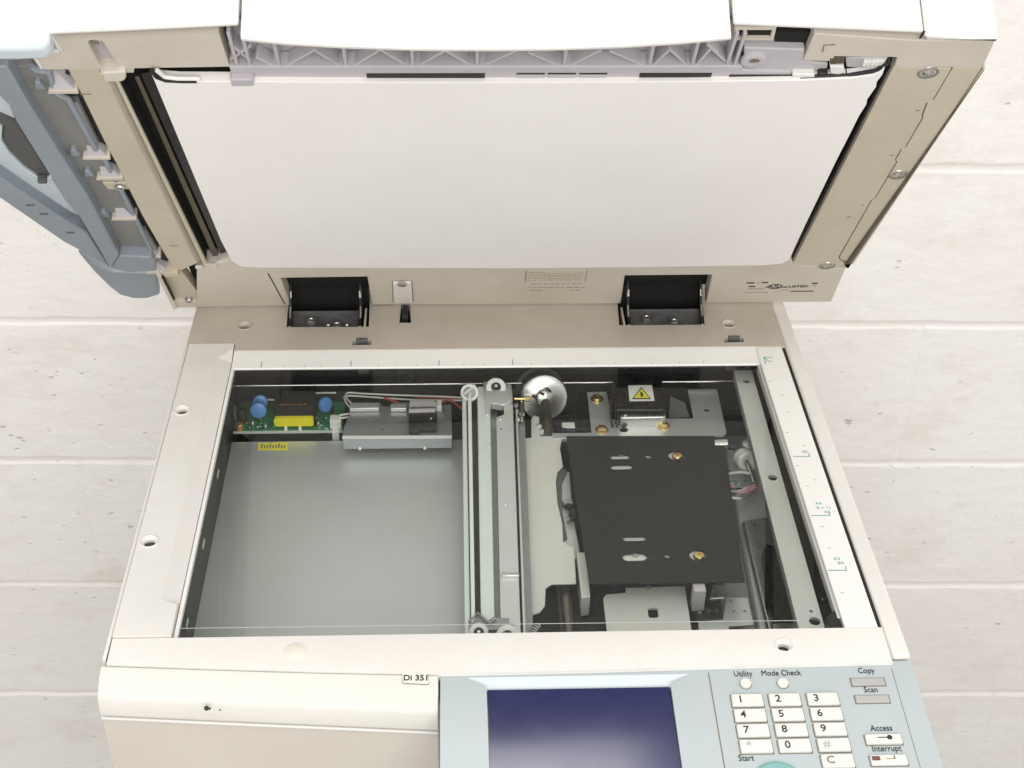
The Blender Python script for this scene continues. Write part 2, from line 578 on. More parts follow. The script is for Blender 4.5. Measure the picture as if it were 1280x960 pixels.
# ruler lip sloping from the rear cover down to the glass
prof = [(0.3433, ZR - 0.0006), (0.340, ZR - 0.0009), (0.334, ZR - 0.0018), (0.328, ZR - 0.0024), (0.3205, ZR - 0.0027), (0.3197, ZR - 0.0034), (0.3197, -0.0002), (0.3433, -0.0002)]
lip = part(MB().prism(prof, -0.2213, 0.2222, axis='x'), "rear_ruler", "ruler_white")
for i, (px_, _y) in enumerate([(-0.1967, 0.3262), (-0.1781, 0.3259), (-0.1607, 0.3256), (-0.1467, 0.3254), (-0.1220, 0.3250), (-0.0993, 0.3246), (-0.0839, 0.3244), (-0.0671, 0.3241), (-0.0484, 0.3238), (-0.0276, 0.3235), (-0.0101, 0.3232), (0.0134, 0.3228), (0.0289, 0.3226), (0.0531, 0.3222), (0.0800, 0.3218), (0.1002, 0.3214), (0.1306, 0.3209), (0.1542, 0.3206), (0.1745, 0.3202)]):
    big = i in (0, 4, 8, 11)
    MB().box(px_ - 0.00025, px_ + 0.00025, 0.3215, 0.3295 if big else 0.3238, 0.00135, 0.0019 if big else 0.00155).build("ruler_tick", "ink_teal" if big else "ink_pale", lip)

# ---- left trim with a bevelled inner edge
TX0, TX1, TX2 = XL + 0.0034, -0.2335, -0.2222
w1 = (-0.2519, 0.2547)
w2 = (-0.2516, 0.0952)
trim = part(MB().prism([(TX0, 0.3522), (TX2, 0.3522), (TX2, 0.3455), (TX1, 0.330), (TX1, 0.036), (TX2, 0.030), (TX2, 0.0010), (TX0, 0.0010)], -0.0025, 0.0054,
                       [circ(*w1, 0.0062), circ(*w2, 0.0062)]), "side_trim", "shell_plastic")
MB().add([(TX1, 0.3299, 0.0053), (TX2, 0.3453, 0.0053), (TX2, 0.330, 0.0004), (TX2, 0.036, 0.0004), (TX2, 0.0302, 0.0053), (TX1, 0.0361, 0.0053),
          (TX1, 0.3299, -0.0020), (TX2, 0.3453, -0.0020), (TX2, 0.330, -0.0020), (TX2, 0.036, -0.0020), (TX2, 0.0302, -0.0020), (TX1, 0.0361, -0.0020)],
         [(0, 1, 2), (0, 2, 3, 5), (3, 4, 5), (6, 7, 8), (6, 8, 9, 11), (9, 10, 11), (0, 1, 7, 6), (1, 2, 8, 7), (2, 3, 9, 8), (3, 4, 10, 9), (4, 5, 11, 10), (5, 0, 6, 11)]
         ).build("bevelled_edge", "shell_plastic", trim, smooth=False)
for w_ in (w1, w2):
    cup("screw_well", w_[0], w_[1], 0.0054, 0.0062, 0.006, trim, "shell_plastic")
    screw("screw", (w_[0] + .0002, w_[1] - .0002, 0.0012), (0, 0, 1), 0.0026, "shaft_steel", trim, 0.0012)
MB().box(-0.2214, -0.2188, 0.001, 0.343, -0.0035, 0.0012).build("glass_gasket", "ruler_white", trim, 0.0003)

# ---- ruler along the other short side of the glass
rul = part(MB().prism([(0.2218, 0.3432), (0.2445, 0.3432), (0.2448, 0.0002), (0.2226, 0.0002)], -0.0025, 0.0036), "side_ruler", "ruler_white", 0.0007)
MB().prism([(0.2196, 0.3190), (0.2217, 0.3190), (0.2225, 0.012), (0.2204, 0.012)], -0.006, 0.0012).build("glass_gasket", "zinc_plate", rul, 0.0003)
MB().prism([(0.2130, 0.0135), (0.2190, 0.0195), (0.2215, 0.0195), (0.2222, 0.0010), (0.2140, 0.0010)], -0.03, 0.0006).build("corner_clip", "black_plastic", rul, 0.0006)


def strip(pts, w, z, name, material, parent, h=0.00015):
    for a, b in zip(pts[:-1], pts[1:]):
        a, b = Vector((*a, 0)), Vector((*b, 0))
        t = (b - a).normalized()
        n_ = Vector((-t.y, t.x, 0)) * w / 2
        MB().prism([(a + n_)[:2], (b + n_)[:2], (b - n_)[:2], (a - n_)[:2]], z, z + h).build(name, material, parent, smooth=False)


zt_ = 0.00362
for seg_ in ([(0.2240, 0.1880), (0.2369, 0.1872), (0.2372, 0.1918)], [(0.2234, 0.1166), (0.2372, 0.1163), (0.2374, 0.1200)], [(0.2232, 0.0568), (0.2361, 0.0565), (0.2365, 0.0607)],
             [(0.2259, 0.3163), (0.2263, 0.3266), (0.2336, 0.3253)], [(0.2266, 0.3260), (0.2292, 0.3199), (0.2321, 0.3210)]):
    strip(seg_, 0.0007, zt_, "size_mark", "ink_teal", rul)
for x_, y_ in [(0.2252, 0.2900), (0.2308, 0.2703), (0.2309, 0.2467), (0.2255, 0.2186), (0.2254, 0.1763), (0.2354, 0.2016), (0.2276, 0.1508), (0.2353, 0.1584), (0.2293, 0.1042), (0.2289, 0.0805), (0.2282, 0.0338)]:
    MB().box(x_ - 0.0012, x_ + 0.0012, y_ - 0.0003, y_ + 0.0003, zt_, zt_ + 0.00015).build("ruler_tick", "ink_pale", rul, smooth=False)
for s_, (x_, y_) in zip(("B5", "A4", "8 \u00d7 11", "A5", "B4", "A3"), [(0.2344, 0.1934), (0.2318, 0.1303), (0.2349, 0.1251), (0.2363, 0.1205), (0.2338, 0.0641), (0.2320, 0.0688)]):
    text("size_lettering", s_, 0.0042, (x_, y_, zt_), "ink_teal", rul)

part(MB().box(XL, XL + 0.0024, -0.0175, 0.3522, -0.0028, 0.0034), "outer_rim", "shell_plastic", 0.0008, 2)
part(MB().box(XL + 0.0024, XL + 0.0035, -0.0175, 0.352, -0.0028, 0.0012), "gap_dark_strip", "groove_black")  # black strip fills the gap, its darkness put into the colour
# ---- black strip painting the gap's shade, and the outer rim of the cabinet
part(MB().prism([(0.2450, 0.44), (0.2474, 0.44), (0.2474, 0.0003), (0.2450, 0.0003)], -0.0028, 0.0016), "gap_dark_strip", "groove_black")
rim = part(MB().prism([(0.2476, 0.455), (XR, 0.455), (XR, -0.0262), (0.2480, -0.0272)], -0.0028, 0.0030), "outer_rim", "shell_plastic", 0.0025, 3)

# ---- front trim bar
ft_lo = [(-0.2596, -0.0228), (-0.1996, -0.0273), (-0.1229, -0.0323), (-0.0500, -0.0361), (0.0304, -0.0355), (0.1264, -0.0341), (0.2463, -0.0329)]
ft_hole = (0.1785, -0.0161)
ft_dot = (-0.1402, -0.0140)
ftp = [(XL + 0.0034, 0.0001), (0.2472, -0.0005)] + [(max(XL + 0.0034, min(x_, 0.2472)), y_) for x_, y_ in ft_lo[::-1]]
ftrim = part(MB().prism(ftp, -0.0025, 0.0038, [circ(*ft_hole, 0.0058)]), "front_trim", "shell_plastic")
cup("screw_well", ft_hole[0], ft_hole[1], 0.0038, 0.0058, 0.007, ftrim, "shell_plastic")
screw("screw", (ft_hole[0], ft_hole[1] - .0003, -0.0010), (0, 0, 1), 0.0018, "shaft_steel", ftrim, 0.0008)
MB().lathe((ft_dot[0], ft_dot[1], 0.0036), (0, 0, 1), [(0.0072, 0), (0.0070, 0.0007), (0.0062, 0.0010), (0, 0.0011)], 28).build("round_plug", "badge_plate", ftrim)

# ---- front cover beside the control panel
topl = [(-0.2597, -0.0230), (-0.1996, -0.0276), (-0.1229, -0.0325), (-0.0510, -0.0363)]
lipl = [(-0.2639, -0.0424), (-0.1978, -0.0480), (-0.1219, -0.0542), (-0.0510, -0.0603)]
sect = []
for (tx, ty), (lx, ly) in zip(topl, lipl):
    x_ = lx
    if lx < -0.25:
        x_ = XL + 0.0002
    if lx > -0.06:
        x_ = -0.0475
    ring = [(x_, ty - 0.0006, 0.0030), (x_, ty * .5 + ly * .5, 0.0004), (x_, ly + 0.0060, -0.0026), (x_, ly + 0.0030, -0.0034), (x_, ly + 0.0010, -0.0050), (x_, ly - 0.0004, -0.0085),
            (x_, ly - 0.0008, -0.021), (x_, ly + 0.0004, -0.0228), (x_, ty - 0.0006, -0.0228)]
    sect.append(ring)
fc = part(MB().loft(sect), "front_cover", "shell_plastic_toned", 0.0008)
# lower front: a bright ridge and a recessed face in darker plastic under the cover
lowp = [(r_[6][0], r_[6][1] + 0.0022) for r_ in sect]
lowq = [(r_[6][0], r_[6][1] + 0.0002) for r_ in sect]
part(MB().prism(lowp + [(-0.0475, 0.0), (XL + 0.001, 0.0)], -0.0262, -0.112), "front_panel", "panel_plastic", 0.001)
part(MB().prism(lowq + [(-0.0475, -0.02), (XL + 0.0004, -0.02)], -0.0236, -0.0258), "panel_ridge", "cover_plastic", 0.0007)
bp_ = [(-0.0704, -0.0344), (-0.0541, -0.0358), (-0.0535, -0.0435), (-0.0702, -0.0421)]
bcx, bcy = (bp_[0][0] + bp_[2][0]) / 2, (bp_[0][1] + bp_[2][1]) / 2
bo2 = MB().prism(rounded([((x_ - bcx) * 1.03, (y_ - bcy) * 1.07) for x_, y_ in bp_], .0016), -0.0012, 0.0001).build("badge_border", "ink_grey", fc, loc=(bcx, bcy, 0.00255))
bo2.rotation_euler = (0.16, 0, 0)
bd = MB().prism(rounded([(x_ - bcx, y_ - bcy) for x_, y_ in bp_], .0015), -0.001, 0.0003).build("badge", "badge_plate", fc, loc=(bcx, bcy, 0.00260))
bd.rotation_euler = (0.16, 0, 0)
tl = text("badge_lettering", "Di 351", 0.0060, (bcx + .0004, bcy, 0.00308), "ink_black", fc, rotz=-0.03, bold=0.0001)
tl.rotation_euler = (0.16, 0, -0.03)
for x_, y_, r_ in [(*q, rr) for q, rr in zip([(-0.1930, -0.0532), (-0.1843, -0.0548), (-0.1910, -0.0536)], (0.0017, 0.0006, 0.0009))]:
    MB().lathe((x_, y_, -0.0059), (0, -0.6, 0.8), [(r_, 0), (r_ * 0.9, 0.0006), (0, 0.0007)], 7).build("scuff_mark", "ink_black", fc)

# ---- control panel
kp = empty("control_panel", Vector((0, -0.029, 0.0018)) - BASE, (R(6), 0, 0), copier)
kx0, kx1 = -0.0462, 0.2592
l0, l1, l2, l3 = (-0.0150, -0.0181), (0.0987, -0.0180), (0.0992, -0.0807), (-0.0154, -0.0792)
lw0, lw1 = l0[0], l1[0]
lt, lb = l1[1], -0.118
b0 = 0.0075
MB().prism([(kx0, -0.0006), (kx1, -0.0006), (kx1, -0.165), (kx0, -0.165)], -0.03, 0, [[(lw0 - .0015, lb - .0015), (lw1 + .0015, lb - .0015), (lw1 + .0019, lt + .0019), (lw1 + .0019 + b0 * 1.6, lt + .0019 + b0), (lw0 - .0019 - b0 * 1.6, lt + .0019 + b0), (lw0 - .0019, lt + .0019)]]).build("panel_shell", "pale_blue", kp)
b0 = 0.0075
MB().add([(lw0 - 0.002, lt + 0.002, -0.004), (lw1 + 0.002, lt + 0.002, -0.004), (lw1 + 0.002 + b0 * 1.6, lt + 0.002 + b0, 0.0002), (lw0 - 0.002 - b0 * 1.6, lt + 0.002 + b0, 0.0002),
          (lw0 - 0.002 - b0 * 1.6, lt + 0.002 + b0, -0.006), (lw1 + 0.002 + b0 * 1.6, lt + 0.002 + b0, -0.006), (lw1 + 0.002, lt + 0.002, -0.006), (lw0 - 0.002, lt + 0.002, -0.006)],
         [(0, 1, 2, 3), (4, 5, 6, 7), (0, 3, 4, 7), (1, 2, 5, 6), (0, 1, 6, 7), (2, 3, 4, 5)]).build("screen_bezel", "slab_blue", kp, smooth=False)
MB().box(lw0 - 0.0012, lw1 + 0.0012, lb, lt + 0.0012, -0.008, -0.0022).build("lcd_screen", "lcd_film", kp)
g0, g1 = (0.1260, -0.0077), (0.1252, -0.0813)
MB().box(g0[0] - 0.0004, g0[0] + 0.0004, -0.16, g0[1], -0.0003, 0.00012).build("panel_seam", "ink_grey", kp)
g0, g1 = (0.2452, -0.0070), (0.2436, -0.0828)
MB().box(g0[0] - 0.0002, g0[0] + 0.0002, -0.16, g0[1], -0.0003, 0.00012).build("panel_seam", "ink_grey", kp)


def key(cx, cy, w, h, material="key_white", z=0.0022):
    MB().box(cx - w / 2 - 0.0007, cx + w / 2 + 0.0007, cy - h / 2 - 0.0006, cy + h / 2 + 0.0006, -0.0003, 0.00012).build("key_gap", "ink_grey", kp)
    MB().box(cx - w / 2, cx + w / 2, cy - h / 2, cy + h / 2, -0.001, z).build("key", material, kp, 0.0008, 2)


krows = [[(0.1480, -0.0310), (0.1719, -0.0309), (0.1959, -0.0305)], [(0.1480, -0.0421), (0.1716, -0.0423), (0.1957, -0.0419)], [(0.1476, -0.0539), (0.1712, -0.0544), (0.1956, -0.0538)], [(0.1472, -0.0658), (0.1714, -0.0657), (0.1955, -0.0657)], [(0.1464, -0.0768), (0.1703, -0.0774), (0.1953, -0.0773)]]
cols = [sum(r_[c][0] for r_ in krows) / 5 for c in range(3)]
pitch = (krows[0][1][1] - krows[4][1][1]) / 4
for i in range(5):
    cy = krows[0][1][1] - pitch * i
    for c in range(3):
        if i == 4 and c < 2:
            continue
        key(cols[c], cy, 0.0198, 0.0092)
        ch = ["123", "456", "789", "\u2217" "0#", "  C"][i][c]
        if ch == "\u2217":
            ch = "*"
        text("key_lettering", ch, 0.0075, (cols[c] - 0.0045, cy, 0.0023), "ink_black" if i < 3 or (i == 3 and c == 1) else "ink_pale" if i == 3 else "ink_grey", kp, bold=0.00008)
for s_, (x_, y_) in zip(("Utility", "Mode Check", "Copy", "Scan", "Access", "Interrupt", "Start"), [(0.1481, -0.0104), (0.1727, -0.0103), (0.2282, -0.0095), (0.2279, -0.0236), (0.2279, -0.0533), (0.2277, -0.0685), (0.1401, -0.0747)]):
    text("panel_lettering", s_, 0.0062, (x_, y_ + (0.0012 if s_ in ("Utility", "Mode Check", "Copy", "Start") else 0.0), 0.0002), "ink_black", kp, sx=0.80)
for x_, y_ in [(0.1485, -0.0175), (0.1724, -0.0177)]:
    MB().lathe((x_, y_, -0.0003), (0, 0, 1), [(0.0040, 0), (0.0040, 0.0005), (0, 0.0005)], 24).build("key_gap", "ink_grey", kp)
    MB().lathe((x_, y_, 0), (0, 0, 1), [(0.0036, 0), (0.0036, 0.0017), (0.0030, 0.0024), (0, 0.0026)], 24).build("round_key", "key_white", kp)
for (x_, y_) in [(0.2274, -0.0175), (0.2272, -0.0311)]:
    key(x_, y_, 0.0215, 0.0058, "key_grey", 0.0012)
for (x_, y_) in [(0.2273, -0.0622), (0.2270, -0.0775)]:
    key(x_, y_, 0.0225, 0.0070)
(ax, ay), (bx, by) = (0.2274, -0.0616), (0.2270, -0.0772)
MB().box(ax - 0.004, ax + 0.002, ay - 0.0003, ay + 0.0003, 0.0022, 0.0024).build("key_icon", "ink_black", kp)
MB().lathe((ax + 0.0035, ay, 0.0022), (0, 0, 1), [(0.0017, 0), (0.0017, 0.0002), (0, 0.0002)], 12).build("key_icon", "ink_black", kp)
MB().box(bx - 0.0105, bx - 0.0055, by - 0.0011, by + 0.0018, 0.0022, 0.0025).build("key_lamp", "led_red", kp)
MB().box(bx - 0.002, bx + 0.003, by - 0.0003, by + 0.0003, 0.0022, 0.0024).build("key_icon", "copper", kp)
MB().box(bx + 0.0032, bx + 0.0038, by - 0.0003, by + 0.0022, 0.0022, 0.0024).build("key_icon", "ink_black", kp)
sx_, sy_ = (0.1571, -0.0843)
MB().lathe((sx_, sy_ - 0.0085, 0), (0, 0, 1), [(0.0165, -0.0005), (0.0165, 0.0005), (0.0150, 0.0010), (0.0140, 0.0022), (0, 0.0028)], 36).build("start_button", "key_teal", kp)

# ---- platen glass
part(MB().box(-0.2187, 0.2195, 0.0, 0.3196, -0.0042, -0.0004), "platen_glass", "clear_glass", smooth=False)

part(MB().prism([(-0.2180, 0.0128), (0.1950, 0.0112), (0.1950, 0.0116), (-0.2180, 0.0132)], -0.0003, -0.0001), "glass_line", "mirror_green")  # thin pale strip across the glass, a little behind its front

# ------------------------------------------------------------------ inside the scanner
hs = part_empty("scanner_housing")
MB().box(-0.2358, 0.2318, -0.0058, 0.3718, -0.1098, -0.1).build("housing_floor", "housing_grey", hs)
MB().box(-0.2357, 0.2317, 0.3680, 0.3717, -0.1, -0.0045).build("housing_back", "housing_dark", hs)
MB().box(-0.2357, 0.2317, -0.0057, -0.0030, -0.1, -0.0045).build("housing_front", "housing_grey", hs)
lwp = rect(-0.0029, -0.1, 0.3679, -0.0045)
dash = [(y_ - .0045, y_ + .0045) for y_ in (0.2238, 0.1393, 0.0540)]
MB().prism(lwp, -0.2357, -0.2240, axis='x').build("housing_side", "housing_dark", hs)
for a, b in dash:
    MB().box(-0.2239, -0.2232, a, b, -0.0362, -0.0334).build("wall_slot", "white_plastic", hs)
MB().box(0.2285, 0.2317, -0.0029, 0.3679, -0.1, -0.0045).build("housing_side", "housing_dark", hs)
MB().box(-0.2239, -0.003, 0.0, 0.300, -0.063, -0.060).build("floor_plate", "floor_plate", hs)
MB().box(-0.2239, -0.003, 0.0295, 0.0325, -0.0599, -0.0585).build("plate_crease", "floor_plate", hs, 0.0006)
for a, b, c, d in (((-0.2016, 0.2983), (-0.1767, 0.2979), (-0.1758, 0.2877), (-0.2012, 0.2882)),):
    MB().prism([a, b, c, d], -0.0599, -0.0595).build("warning_sticker", "tape_yellow", hs)
    wd = b[0] - a[0]
    for i in range(9):
        MB().box(a[0] + wd * (.12 + i * .095), a[0] + wd * (.17 + i * .095), d[1] + .002, d[1] + (.006 if i % 3 else .008), -0.0594, -0.0593).build("sticker_print", "ink_grey", hs)
# cross rod and dark beams at the back
(ax, ay), (bx, by) = (-0.2406, 0.3461), (0.2257, 0.3389)
MB().tube([(ax, ay, -0.034), (bx, ay, -0.034)], 0.0011).build("guide_rod", "bright_steel", hs)
MB().box(-0.2357, 0.2317, 0.352, 0.3679, -0.1, -0.040).build("back_beam", "housing_dark", hs)
for x_, y_ in [(-0.1391, 0.3538), (-0.1245, 0.3523), (0.0487, 0.3682)]:
    screw("screw", (x_, 0.3679, -0.022), (0, -1, 0), 0.0028, "steel", hs)

# ---- power circuit board
pz = -0.056
pcb = part_empty("circuit_board")
q0, q1 = (-0.2335, 0.3097), (-0.1313, 0.3079)
q3 = (-0.2298, 0.3527)
MB().box(-0.2235, q1[0], q0[1], q3[1], pz - 0.0018, pz).build("board", "pcb_green", pcb)
MB().box(-0.2235, q1[0], q0[1] - 0.0012, q0[1] - 0.0001, pz - 0.0018, pz + 0.0004).build("board_edge", "mirror_green", pcb)
for x_, y_, r_ in [(*q, r_) for q, r_ in zip([(-0.2031, 0.3270), (-0.2029, 0.3389)], (0.0072, 0.0068))]:
    MB().lathe((x_, y_ - 0.001, pz + 0.0105), (0, -1, 0.25), [(r_ * .5, -.0028), (r_ * 0.93, -0.002), (r_, 0), (r_ * .93, 0.002), (r_ * .5, 0.0028), (0, .003)], 22).build("disc_capacitor", "cap_blue", pcb)
    for s_ in (-1, 1):
        MB().tube([(x_ + s_ * .003, y_, pz), (x_ + s_ * .003, y_, pz + .006)], 0.0005, 6).build("capacitor_lead", "bright_steel", pcb)
for x_, y_ in [(-0.1468, 0.3331)]:
    MB().lathe((x_, y_, pz + 0.0105), (0.75, -0.6, 0.25), [(.0035, -.0026), (.0064, -0.0018), (.007, 0), (.0064, 0.0018), (.0035, 0.0026), (0, .0028)], 20).build("disc_capacitor", "cap_blue", pcb)
t0, t1 = (-0.1892, 0.3155), (-0.1552, 0.3149)
tw = (t0[0], t1[0])
MB().box(tw[0], tw[1], t0[1], t0[1] + 0.026, pz, pz + 0.0200).build("transformer_core", "black_velvet", pcb, 0.001)
MB().prism(rounded(rect(tw[0] + .0004, pz + 0.003, tw[1] - .0004, pz + 0.0115), 0.0022), t0[1] - 0.0035, t0[1] + 0.0285, axis='y').build("transformer_tape", "tape_yellow", pcb)
for i in range(9):
    x_ = tw[0] + 0.006 + i * 0.0026
    MB().lathe((x_, t0[1] + 0.004, pz + 0.0201), (0, 0, 1), [(0.0009, 0), (0.0009, 0.0006), (0, 0.0009)], 8).build("transformer_pin", "copper", pcb)
rnd = random.Random(3)
for x_, y_, r_, h_, m_ in [(*q, *e) for q, e in zip([(-0.2269, 0.3295), (-0.2174, 0.3246), (-0.2182, 0.3130), (-0.2299, 0.3155), (-0.2078, 0.3174), (-0.1966, 0.3138), (-0.1794, 0.3112), (-0.1672, 0.3109), (-0.1521, 0.3165), (-0.1418, 0.3363)],
                           ((.0055, .011, "zinc_dark"), (.0042, .013, "black_plastic"), (.0034, .006, "copper"), (.003, .006, "black_plastic"), (.0018, .005, "bright_steel"), (.0016, .004, "bright_steel"),
                            (.0014, .003, "white_plastic"), (.0014, .003, "white_plastic"), (.0016, .005, "bright_steel"), (.002, .006, "black_plastic")))]:
    MB().lathe((x_, y_, pz), (0, 0, 1), [(r_, 0), (r_, h_ * .9), (r_ * .85, h_), (0, h_)], 16).build("board_component", m_, pcb)
for i in range(75):
    x_, y_ = rnd.uniform(-0.215, q1[0] - .004), rnd.uniform(q0[1] + .001, q0[1] + .030 * rnd.random() + .006)
    MB().box(x_, x_ + rnd.uniform(.0006, .002), y_, y_ + .0009, pz, pz + .0007).build("surface_component", rnd.choice(("bright_steel", "white_plastic", "black_plastic", "mirror_green")), pcb, smooth=False)
c0 = (-0.1370, 0.3130)
MB().box(c0[0] - .0048, c0[0] + .0048, c0[1] - .002, c0[1] + .007, pz, pz + 0.009).build("plug_connector", "white_plastic", pcb, 0.0006)
MB().box(c0[0] - .003, c0[0] + .003, q0[1] - .0035, q0[1] + .001, pz - .012, pz + .001).build("board_clip", "white_plastic", pcb, 0.0006)


def wire(name, pts, r, m, parent):
    """smooth cable through the points"""
    pts = [Vector(q) for q in pts]
    out = []
    for i in range(len(pts) - 1):
        p0, p1, p2, p3 = pts[max(i - 1, 0)], pts[i], pts[i + 1], pts[min(i + 2, len(pts) - 1)]
        for j in range(6):
            t = j / 6
            out.append(0.5 * ((2 * p1) + (p2 - p0) * t + (2 * p0 - 5 * p1 + 4 * p2 - p3) * t * t + (3 * p1 - p0 - 3 * p2 + p3) * t ** 3))
    out.append(pts[-1])
    MB().tube(out, r, 6).build(name, m, parent)


def wz(pts, z, dz=0.0):
    return [(x_, y_, z + dz * i) for i, (x_, y_) in enumerate(pts)]


wire("cable", wz([(-0.1339, 0.3165), (-0.1252, 0.3187), (-0.1180, 0.3232), (-0.1239, 0.3328), (-0.1293, 0.3425), (-0.1283, 0.3498), (-0.1143, 0.3483), (-0.0831, 0.3454), (-0.0415, 0.3422), (-0.0207, 0.3395)], -.045), 0.0008, "wire_white", pcb)
wire("cable", wz([(-0.1338, 0.3141), (-0.1237, 0.3163), (-0.1185, 0.3209), (-0.1259, 0.3305), (-0.1306, 0.3413), (-0.1288, 0.3474), (-0.1038, 0.3445), (-0.0691, 0.3403), (-0.0138, 0.3382)], -.0465), 0.0008, "wire_white", pcb)
wire("cable", wz([(-0.2367, 0.3556), (-0.2022, 0.3574), (-0.1533, 0.3554), (-0.1045, 0.3558), (-0.0555, 0.3513), (-0.0136, 0.3469)], -.052), 0.0011, "wire_red", pcb)
wire("cable", wz([(-0.2382, 0.3650), (-0.1965, 0.3668), (-0.1402, 0.3646), (-0.0838, 0.3624), (-0.0134, 0.3575)], -.056), 0.0012, "wire_black", pcb)
wire("cable", wz([(-0.0969, 0.3434), (-0.0828, 0.3347), (-0.0724, 0.3310), (-0.0498, 0.3342), (-0.0401, 0.3388), (-0.0298, 0.3255)], -.046), 0.0010, "wire_red", pcb)
wire("cable", wz([(-0.2002, 0.3427), (-0.1898, 0.3414), (-0.1658, 0.3422), (-0.1595, 0.3505), (-0.1388, 0.3514)], -.046), 0.0008, "wire_white", pcb)

# ---- folded steel sensor bracket
sb = part_empty("sensor_bracket")
bo_ = [(-0.1290, 0.2814), (-0.0382, 0.2803), (-0.0387, 0.3259), (-0.0517, 0.3261), (-0.0517, 0.3297), (-0.0881, 0.3303), (-0.0906, 0.3244), (-0.0975, 0.3246), (-0.0997, 0.3305), (-0.1237, 0.3310), (-0.1253, 0.3110), (-0.1285, 0.2949)]
hs_ = [circ(*q, 0.0013, 8) for q in [(-0.1102, 0.3189), (-0.0830, 0.3184), (-0.1048, 0.3037), (-0.0962, 0.2904)]]
MB().prism(bo_, -0.0435, -0.042, hs_).build("bracket_top", "zinc_dark", sb)
MB().box(bo_[0][0], bo_[1][0], bo_[0][1] - 0.0014, bo_[0][1] - 0.0001, -0.0540, -0.0418).build("bracket_front", "zinc_dark", sb, 0.0005)
MB().prism([(bo_[0][0], bo_[0][1] - 0.0036), (bo_[1][0], bo_[1][1] - 0.0036), (bo_[1][0], bo_[1][1] + .0002), (bo_[0][0], bo_[0][1] + .0002)], -0.0417, -0.0408).build("bright_edge", "white_plastic", sb, 0.0003)
bq = [(-0.0739, 0.2824), (-0.0653, 0.2822), (-0.0653, 0.2850), (-0.0507, 0.2853), (-0.0509, 0.3094), (-0.0744, 0.3069)]
MB().prism(bq, -0.0418, -0.036).build("sensor_block", "black_plastic", sb, 0.0006)
screw("screw", (*(-0.0555, 0.2977), -0.036), (0, 0, 1), 0.0015, "bright_steel", sb, 0.0012)
bq = [(-0.0743, 0.3059), (-0.0522, 0.3066), (-0.0502, 0.3183), (-0.0543, 0.3219), (-0.0740, 0.3223)]
MB().prism(bq, -0.0418, -0.034).build("sensor_housing", "lilac_plastic", sb, 0.0006)
MB().tube([(bq[0][0] + .001, bq[0][1] + .004, -0.0335), (bq[1][0], bq[1][1] + .004, -0.0335)], 0.0007).build("sensor_wire", "wire_black", sb)
bq = [(-0.0509, 0.3153), (-0.0468, 0.3152), (-0.0468, 0.3247), (-0.0509, 0.3247)]
MB().prism(bq, -0.0418, -0.036).build("plug_connector", "white_plastic", sb, 0.0005)
for pp in ([(-0.1247, 0.3165), (-0.0997, 0.3167), (-0.1000, 0.3244), (-0.1251, 0.3248)], [(-0.0902, 0.3160), (-0.0766, 0.3157), (-0.0768, 0.3228), (-0.0904, 0.3230)]):
    MB().prism(pp, -0.0418, -0.038).build("bracket_tab", "zinc_plate", sb, 0.0005)
for x_, y_ in [(-0.1150, 0.2841), (-0.0609, 0.2837)]:
    screw("screw", (x_, bo_[0][1] - 0.0015, -0.053), (0, -1, 0), 0.0018, "zinc_plate", sb, 0.001)

# ---- mirror carriage
mc = part_empty("mirror_carriage")
MB().prism([(-0.0276, 0.3383), (0.0241, 0.3374), (0.0159, 0.0332), (-0.0289, 0.0342)], -0.05, -0.034).build("carriage_base", "groove_green", mc)
MB().prism([(-0.0295, 0.3054), (-0.0258, 0.3089), (-0.0263, 0.0166), (-0.0301, 0.0167)], -0.034, -0.019).build("lamp_reflector", "mirror_green", mc, 0.0006)
MB().prism([(-0.0248, 0.3089), (-0.0217, 0.3124), (-0.0228, 0.0344), (-0.0256, 0.0297)], -0.034, -0.015).build("lamp_shade", "white_plastic", mc, 0.0008)
MB().prism([(-0.0166, 0.3170), (-0.0058, 0.3168), (-0.0095, 0.0380), (-0.0141, 0.0334), (-0.0189, 0.0390)], -0.034, -0.017).build("mirror_strip", "mirror_green", mc, 0.0006)
MB().prism([(-0.0059, 0.3270), (0.0003, 0.3269), (-0.0043, 0.0453), (-0.0093, 0.0455)], -0.034, -0.0265).build("carriage_groove", "zinc_dark", mc)
s3 = [(-0.0016, 0.2731), (0.0048, 0.2775), (0.0051, 0.2877), (0.0125, 0.2922), (0.0078, 0.0169), (-0.0055, 0.0172)]
MB().prism(s3, -0.034, -0.018, [circ(*(0.0018, 0.2575), 0.0011, 8), circ(*(-0.0020, 0.0334), 0.0015, 8)]).build("carriage_plate", "zinc_plate", mc)
for x_, y_ in [(0.0022, 0.1610), (0.0029, 0.0309), (0.0013, 0.2708)]:
    screw("screw", (x_, y_, -0.0181), (0, 0, 1), 0.0017, "zinc_plate", mc, 0.0012)
MB().prism([(-0.0033, 0.0814), (0.0093, 0.0811), (0.0094, 0.0777), (-0.0034, 0.0780)], -0.0181, -0.0155).build("plate_tab", "bright_steel", mc, 0.0006)
MB().prism([(0.0148, 0.2907), (0.0164, 0.2907), (0.0115, 0.0158), (0.0096, 0.0158)], -0.034, -0.0215).build("side_flange", "zinc_plate", mc, 0.0003)
MB().prism([(0.0164, 0.3174), (0.0227, 0.2917), (0.0173, 0.0290), (0.0107, 0.0292)], -0.05, -0.032).build("side_channel", "zinc_dark", mc)
MB().prism(rounded([(-0.0114, 0.3229), (0.0122, 0.3189), (0.0126, 0.2931), (0.0044, 0.2875), (-0.0054, 0.2911), (-0.0078, 0.2741), (-0.0104, 0.2741)], .003), -0.022, -0.0155).build("end_bracket", "zinc_plate", mc, 0.0005)


